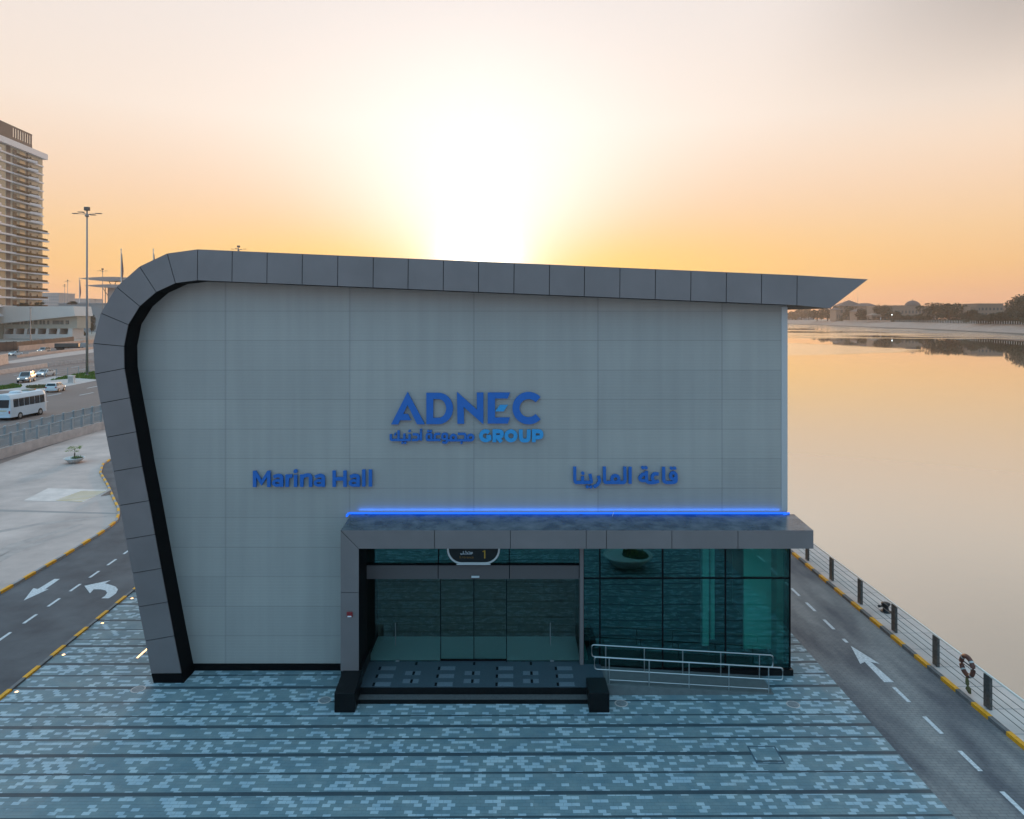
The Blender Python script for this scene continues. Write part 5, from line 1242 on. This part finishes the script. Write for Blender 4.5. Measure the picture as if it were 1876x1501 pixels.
# flat-bed truck, dark
tr_ = empty('truck', G(130, 641), 'dark lorry with an open load bed on the far road', 'truck', rz=R(-70))
MB().box(-1.2, 1.2, -5, 3.2, .7, 1.1).build('chassis', 'clad_dark', tr_); MB().box(-1.2, 1.2, -5, 2.6, 1.1, 2.4).build('load_bed', 'post_dark', tr_); MB().box(-1.15, 1.15, 3.2, 5, .6, 2.5).build('cab', 'grey_wall', tr_, bevel=.15); MB().box(-1, 1, 4.98, 5.03, 1.6, 2.3).build('windscreen', 'car_glass', tr_)
for y in (-4, -2.8, 3.9):
    for sx in (-1, 1): MB().wheel(sx * 1.05, y, .5, .5, .3).build('wheel', 'tyre', tr_)
# bus
bh = R(-2)
pb = G(19, 772); bus = empty('bus', (pb.x - 1.05, pb.y, 0), 'white minibus with dark side windows seen from behind, beside the walkway railing', 'bus', rz=R(1))
BL, BW, BH = 6.5, 2.15, 3.0
# local: rear at y=0, right side x=+1.1
prof = [(-BW / 2, .38), (-BW / 2, 1.5), (-BW / 2 + .07, 2.5), (-BW / 2 + .25, BH - .1), (-.5, BH), (.5, BH), (BW / 2 - .25, BH - .1), (BW / 2 - .07, 2.5), (BW / 2, 1.5), (BW / 2, .38)]
mb = MB(); ys = [0.02, .1, .3, BL - .5, BL - .15, BL]; sc3 = [(.95, .98), (.99, 1.0), (1, 1), (1, 1), (.97, .97), (.9, .86)]
vs = []
for y, (sx, sz) in zip(ys, sc3): vs += [(x * sx, y, .38 + (z - .38) * sz) for x, z in prof]
fs = [(i * 10 + k, i * 10 + (k + 1) % 10, (i + 1) * 10 + (k + 1) % 10, (i + 1) * 10 + k) for i in range(5) for k in range(10)] + [tuple(range(10)), tuple(50 + k for k in range(10))]
mb.add(vs, fs).build('body', 'bus_white', bus)
y = .5
for k in range(6):
    L_ = .86
    for sx in (-1, 1):
        MB().hexa([(sx * 1.075, y, 1.5), (sx * 1.075, y + L_, 1.5), (sx * 1.0, y + L_, 2.42), (sx * 1.0, y, 2.42)], [(sx * 1.088, y, 1.5), (sx * 1.088, y + L_, 1.5), (sx * 1.022, y + L_, 2.42), (sx * 1.022, y, 2.42)]).build('side_window', 'car_glass', bus)
    y += L_ + .07
MB().hexa([(-.82, -.03, 1.5), (.82, -.03, 1.5), (.9, -.02, 2.4), (-.9, -.02, 2.4)], [(-.82, .05, 1.5), (.82, .05, 1.5), (.9, .05, 2.4), (-.9, .05, 2.4)]).build('rear_window', 'car_glass', bus)
MB().hexa([(-.9, BL - .1, 1.4), (.9, BL - .1, 1.4), (.85, BL - .2, 2.35), (-.85, BL - .2, 2.35)], [(-.9, BL + .02, 1.4), (.9, BL + .02, 1.4), (.85, BL - .02, 2.35), (-.85, BL - .02, 2.35)]).build('windscreen', 'car_glass', bus)
for yw in (1.6, 5.2):
    MB().wheel(0, yw, .45, .52, BW * .998).build('wheel_arch', 'clad_dark', bus)
    for sx in (-1, 1): wh = MB().wheel(sx * .95, yw, .42, .42, .28).build('wheel', 'tyre', bus); MB().wheel(sx * .99, yw, .42, .22, .24).build('rim', 'rim', wh)
MB().lathe([(.55, 0), (.6, .1), (.5, .2), (.3, .24)], c=(0, 2.4, BH - .02), n=16, sx=1, sy=1.3).build('roof_unit', 'bus_white', bus); MB().box(-.45, .45, 4.0, 5.2, BH - .02, BH + .18).build('roof_hatch', 'tower_glass', bus, bevel=.06)
MB().lathe([(.08, 0), (.08, .1), (.03, .14)], c=(.2, 5.6, BH), n=10).build('beacon', 'orange', bus)
for sx in (-1, 1): MB().box(sx * .92 - .07, sx * .92 + .07, -.03, .08, .85, 1.15).build('taillight', 'tail_lamp', bus)
MB().box(-.6, .6, -.01, .08, 1.12, 1.18).build('reflector_stripe', 'amber', bus); MB().box(-.25, .25, -.02, .03, .75, .9).build('number_plate', 'white_plastic', bus); MB().box(-1.0, 1.0, -.06, .1, .38, .52).build('bumper', 'bus_white', bus)

# ================================================================== FAR SHORE BUILDINGS
def hip(o, x0, x1, y0, y1, z0, h, ov, m, ridge=None, name='roof'):
    cx0, cx1 = (x0 + x1) / 2, (x0 + x1) / 2; rl = max(0, (x1 - x0) - (y1 - y0)) / 2 if ridge is None else ridge
    cy = (y0 + y1) / 2
    return MB().add([(x0 - ov, y0 - ov, z0), (x1 + ov, y0 - ov, z0), (x1 + ov, y1 + ov, z0), (x0 - ov, y1 + ov, z0), (cx0 - rl, cy, z0 + h), (cx1 + rl, cy, z0 + h)], [(0, 1, 5, 4), (1, 2, 5), (2, 3, 4, 5), (3, 0, 4), (0, 3, 2, 1)]).build(name, m, o)
def villa(px0, px1, peave, ppeak, d, label, name='villa', dep=25, hipd=True, rl=None, fl=2, cols=6):
    o = block(px0, px1, peave, d, dep, label, 'villa_wall', name, fl, cols, not hipd, LZ, 'villa_window'); k = d / F; W = (px1 - px0) * k / 2; zt_ = CH - (peave - HZ) * k - LZ
    if hipd: hip(o, -W, W, 0, dep, zt_, (peave - ppeak) * k, 2, 'villa_roof', rl)
    return o
v1 = villa(1538, 1584, 561, 550, 1280, 'large hip-roofed villa with a pointed roof, left of the trees', rl=1)
villa(1576, 1606, 561, 555.5, 1250, 'lower hip-roofed wing right of the pointed villa', rl=8)
villa(1570, 1590, 571, 565.5, 1160, 'small hip-roofed house in front of the large villa', rl=3, fl=1, cols=3)
villa(1532, 1540, 568, 563.5, 1270, 'narrow pale hip-roofed house at the left end of the villas', rl=1, fl=1, cols=2)
an = empty('antenna', (*P(1571, 583, 1290).xy, LZ), 'thin antenna mast rising behind the pointed villa roof', 'antenna'); MB().tube([(0, 0, 0), (0, 0, P(0, 538, 1290).z - LZ)], [.35, .12], 6).build('mast_pole', 'mast', an); MB().box(-1, 1, -.1, .1, 38, 38.4).build('crossbar', 'mast', an)
dm = block(1612, 1714, 562, 1080, 40, 'long low building with a central dome behind the trees', 'villa_wall', 'domed_building', 2, 16, True, LZ, 'villa_window')
kk = 1080 / F; MB().lathe([(11.5, 0), (11.3, 2), (9.8, 5), (7, 7.6), (3.5, 9.3), (.4, 9.9), (.2, 12)], c=((1682 - 1663) * kk, 15, P(0, 562, 1080).z - LZ), n=24).build('dome', 'villa_roof', dm, smooth=True)
for x0, x1 in ((1622, 1630), (1637, 1645), (1650, 1662)): MB().box((x0 - 1663) * kk, (x1 - 1663) * kk, 2, 12, P(0, 562, 1080).z - LZ, P(0, 559.5, 1080).z - LZ).build('roof_house', 'villa_wall', dm)
b1 = block(1790, 1838, 557.5, 790, 25, 'square brown flat-roofed villa with an overhanging roof above the tree line', 'villa_wall', 'villa', 3, 7, True, LZ, 'villa_window')
kk = 790 / F; MB().box(-38 * kk, -23 * kk, -2, 22, 0, P(0, 562, 790).z - LZ).build('wing', 'villa_wall', b1)
block(1840, 1930, 561, 820, 25, 'long low brown building behind the trees at the right edge', 'villa_wall', 'villa', 2, 14, True, LZ, 'villa_window')
gz_ = empty('gazebo', (*P(1601.5, 583, 1075).xy, LZ), 'small pale hip-roofed gazebo with open arches on the bank', 'gazebo'); s = 8.0
for sx in (-1, 1):
    for sy in (-1, 1): MB().box(sx * s * .8 - .9, sx * s * .8 + .9, sy * s * .8 - .9, sy * s * .8 + .9, 0, 8).build('pillar', 'villa_wall', gz_)
MB().box(-s, s, -s, s, 7.5, 9.6).build('beam', 'villa_wall', gz_); hip(gz_, -s, s, -s, s, 9.6, 4, .8, 'villa_wall', 0); MB().box(-.8, .8, -s * .8 - .5, -s * .8 + .5, 0, 8).build('pillar', 'villa_wall', gz_)
for i, (px, d, lb) in enumerate(((1613.5, 1040, 'small white figure-like post on the bank right of the gazebo'),)):
    o = empty('marker_post', (*P(px, 583, d).xy, LZ), lb, 'post'); MB().lathe([(.9, 0), (.8, 2), (.5, 4.5), (.7, 5.2), (.3, 6)], n=8).build('post', 'sign_white', o)
o = empty('bank_lamp', (*P(1634, 583, 985).xy, LZ), 'bright white lamp shining among the far trees', 'lamp'); MB().tube([(0, 0, 0), (0, 0, 9.5)], .12, 6).build('pole', 'mast', o); MB().lathe([(.2, 9.5), (.45, 9.8), (.45, 10.2), (.15, 10.5)], n=10).build('lamp_globe', mat('lamp_on', (1, 1, 1), .3, emit=((.85, .95, 1), 7)), o)
# bank fence posts
bf_ = empty('bank_fence', (0, 0, 0), 'line of pale fence posts along the crest of the far bank', 'fence')
path = [Vector(P(px, 583, dsh(px) + 16)[:2]) for px in range(1640, 1900, 8)]
s_acc = 0; nxt = 0; pp = []
for a, b in zip(path, path[1:]):
    L_ = (b - a).length
    while nxt < s_acc + L_: pp.append(a.lerp(b, (nxt - s_acc) / L_)); nxt += 5.4
    s_acc += L_
for p in pp[-95:]: MB().box(p.x - .16, p.x + .16, p.y - .16, p.y + .16, LZ, LZ + 2.7).build('post', 'sign_white', bf_)
wm = MB()
for a, b in zip(pp[-95:], pp[-94:]): wm.tube([(a.x, a.y, LZ + 2.4), (b.x, b.y, LZ + 2.4)], .05, 3).tube([(a.x, a.y, LZ + 1.3), (b.x, b.y, LZ + 1.3)], .05, 3)
wm.build('wires', 'fence_grey', bf_)
gw = empty('garden_wall', (0, 0, 0), 'pale low garden wall along the bank from the villas to the gazebo', 'wall')
a, b = P(1545, 583, 1190), P(1632, 583, 985); ang_ = math.atan2(b.y - a.y, b.x - a.x); gw.location = (a.x, a.y, LZ); gw.rotation_euler = (0, 0, ang_); L_ = (b - a).length
MB().box(0, L_, -.3, .3, 0, 2.2).build('wall_panel', 'bank', gw); q_ = MB()
for k in range(int(L_ / 12)): q_.box(k * 12 - .5, k * 12 + .5, -.5, .5, 0, 2.8)
q_.build('piers', 'villa_wall', gw)
# beach wall at the far left of the shore
o = block(1380, 1492, 574, 1900, 20, 'very hazy low block beyond the beach at the building edge', 'far_wall', 'far_building', 2, 10, True, LZ)
for i, (px, top, wp, d, lb) in enumerate(((1452, 569, 16, 1880, 'faint tree in haze nearest the building edge'), (1468, 568, 18, 1870, 'faint tree in haze midway along the beach'), (1482, 567, 18, 1850, 'faint tree in haze at the right end of the beach'), (1457, 577, 6, 1720, 'tiny round bush standing on the beach'))):
    tree(px, top, wp, d, LZ, lb, 'faint trees behind the beach', i)

# ================================================================== HAZE
hz = MB().box(-FAR - 20, FAR + 20, -70, FAR + 20, -3, 150).build('haze', mat('haze_tmp', (1, 1, 1)))
m = bpy.data.materials.new('haze_air'); m.use_nodes = True; t = m.node_tree; t.nodes.clear(); oo = N('ShaderNodeOutputMaterial', t); pv = N('ShaderNodeVolumePrincipled', t)
pv.inputs['Color'].default_value = (.98, .84, .72, 1); pv.inputs['Density'].default_value = .00016; pv.inputs['Anisotropy'].default_value = .45
t.links.new(pv.outputs[0], oo.inputs['Volume']); hz.data.materials.clear(); hz.data.materials.append(m)
hz['kind'] = 'stuff'; hz['label'] = 'thin warm evening haze over the water and far bank'; hz['category'] = 'haze'
for p_ in TP:
    if p_.location.z < -400:
        for c in KIDS(p_): bpy.data.objects.remove(c)
        bpy.data.objects.remove(p_)
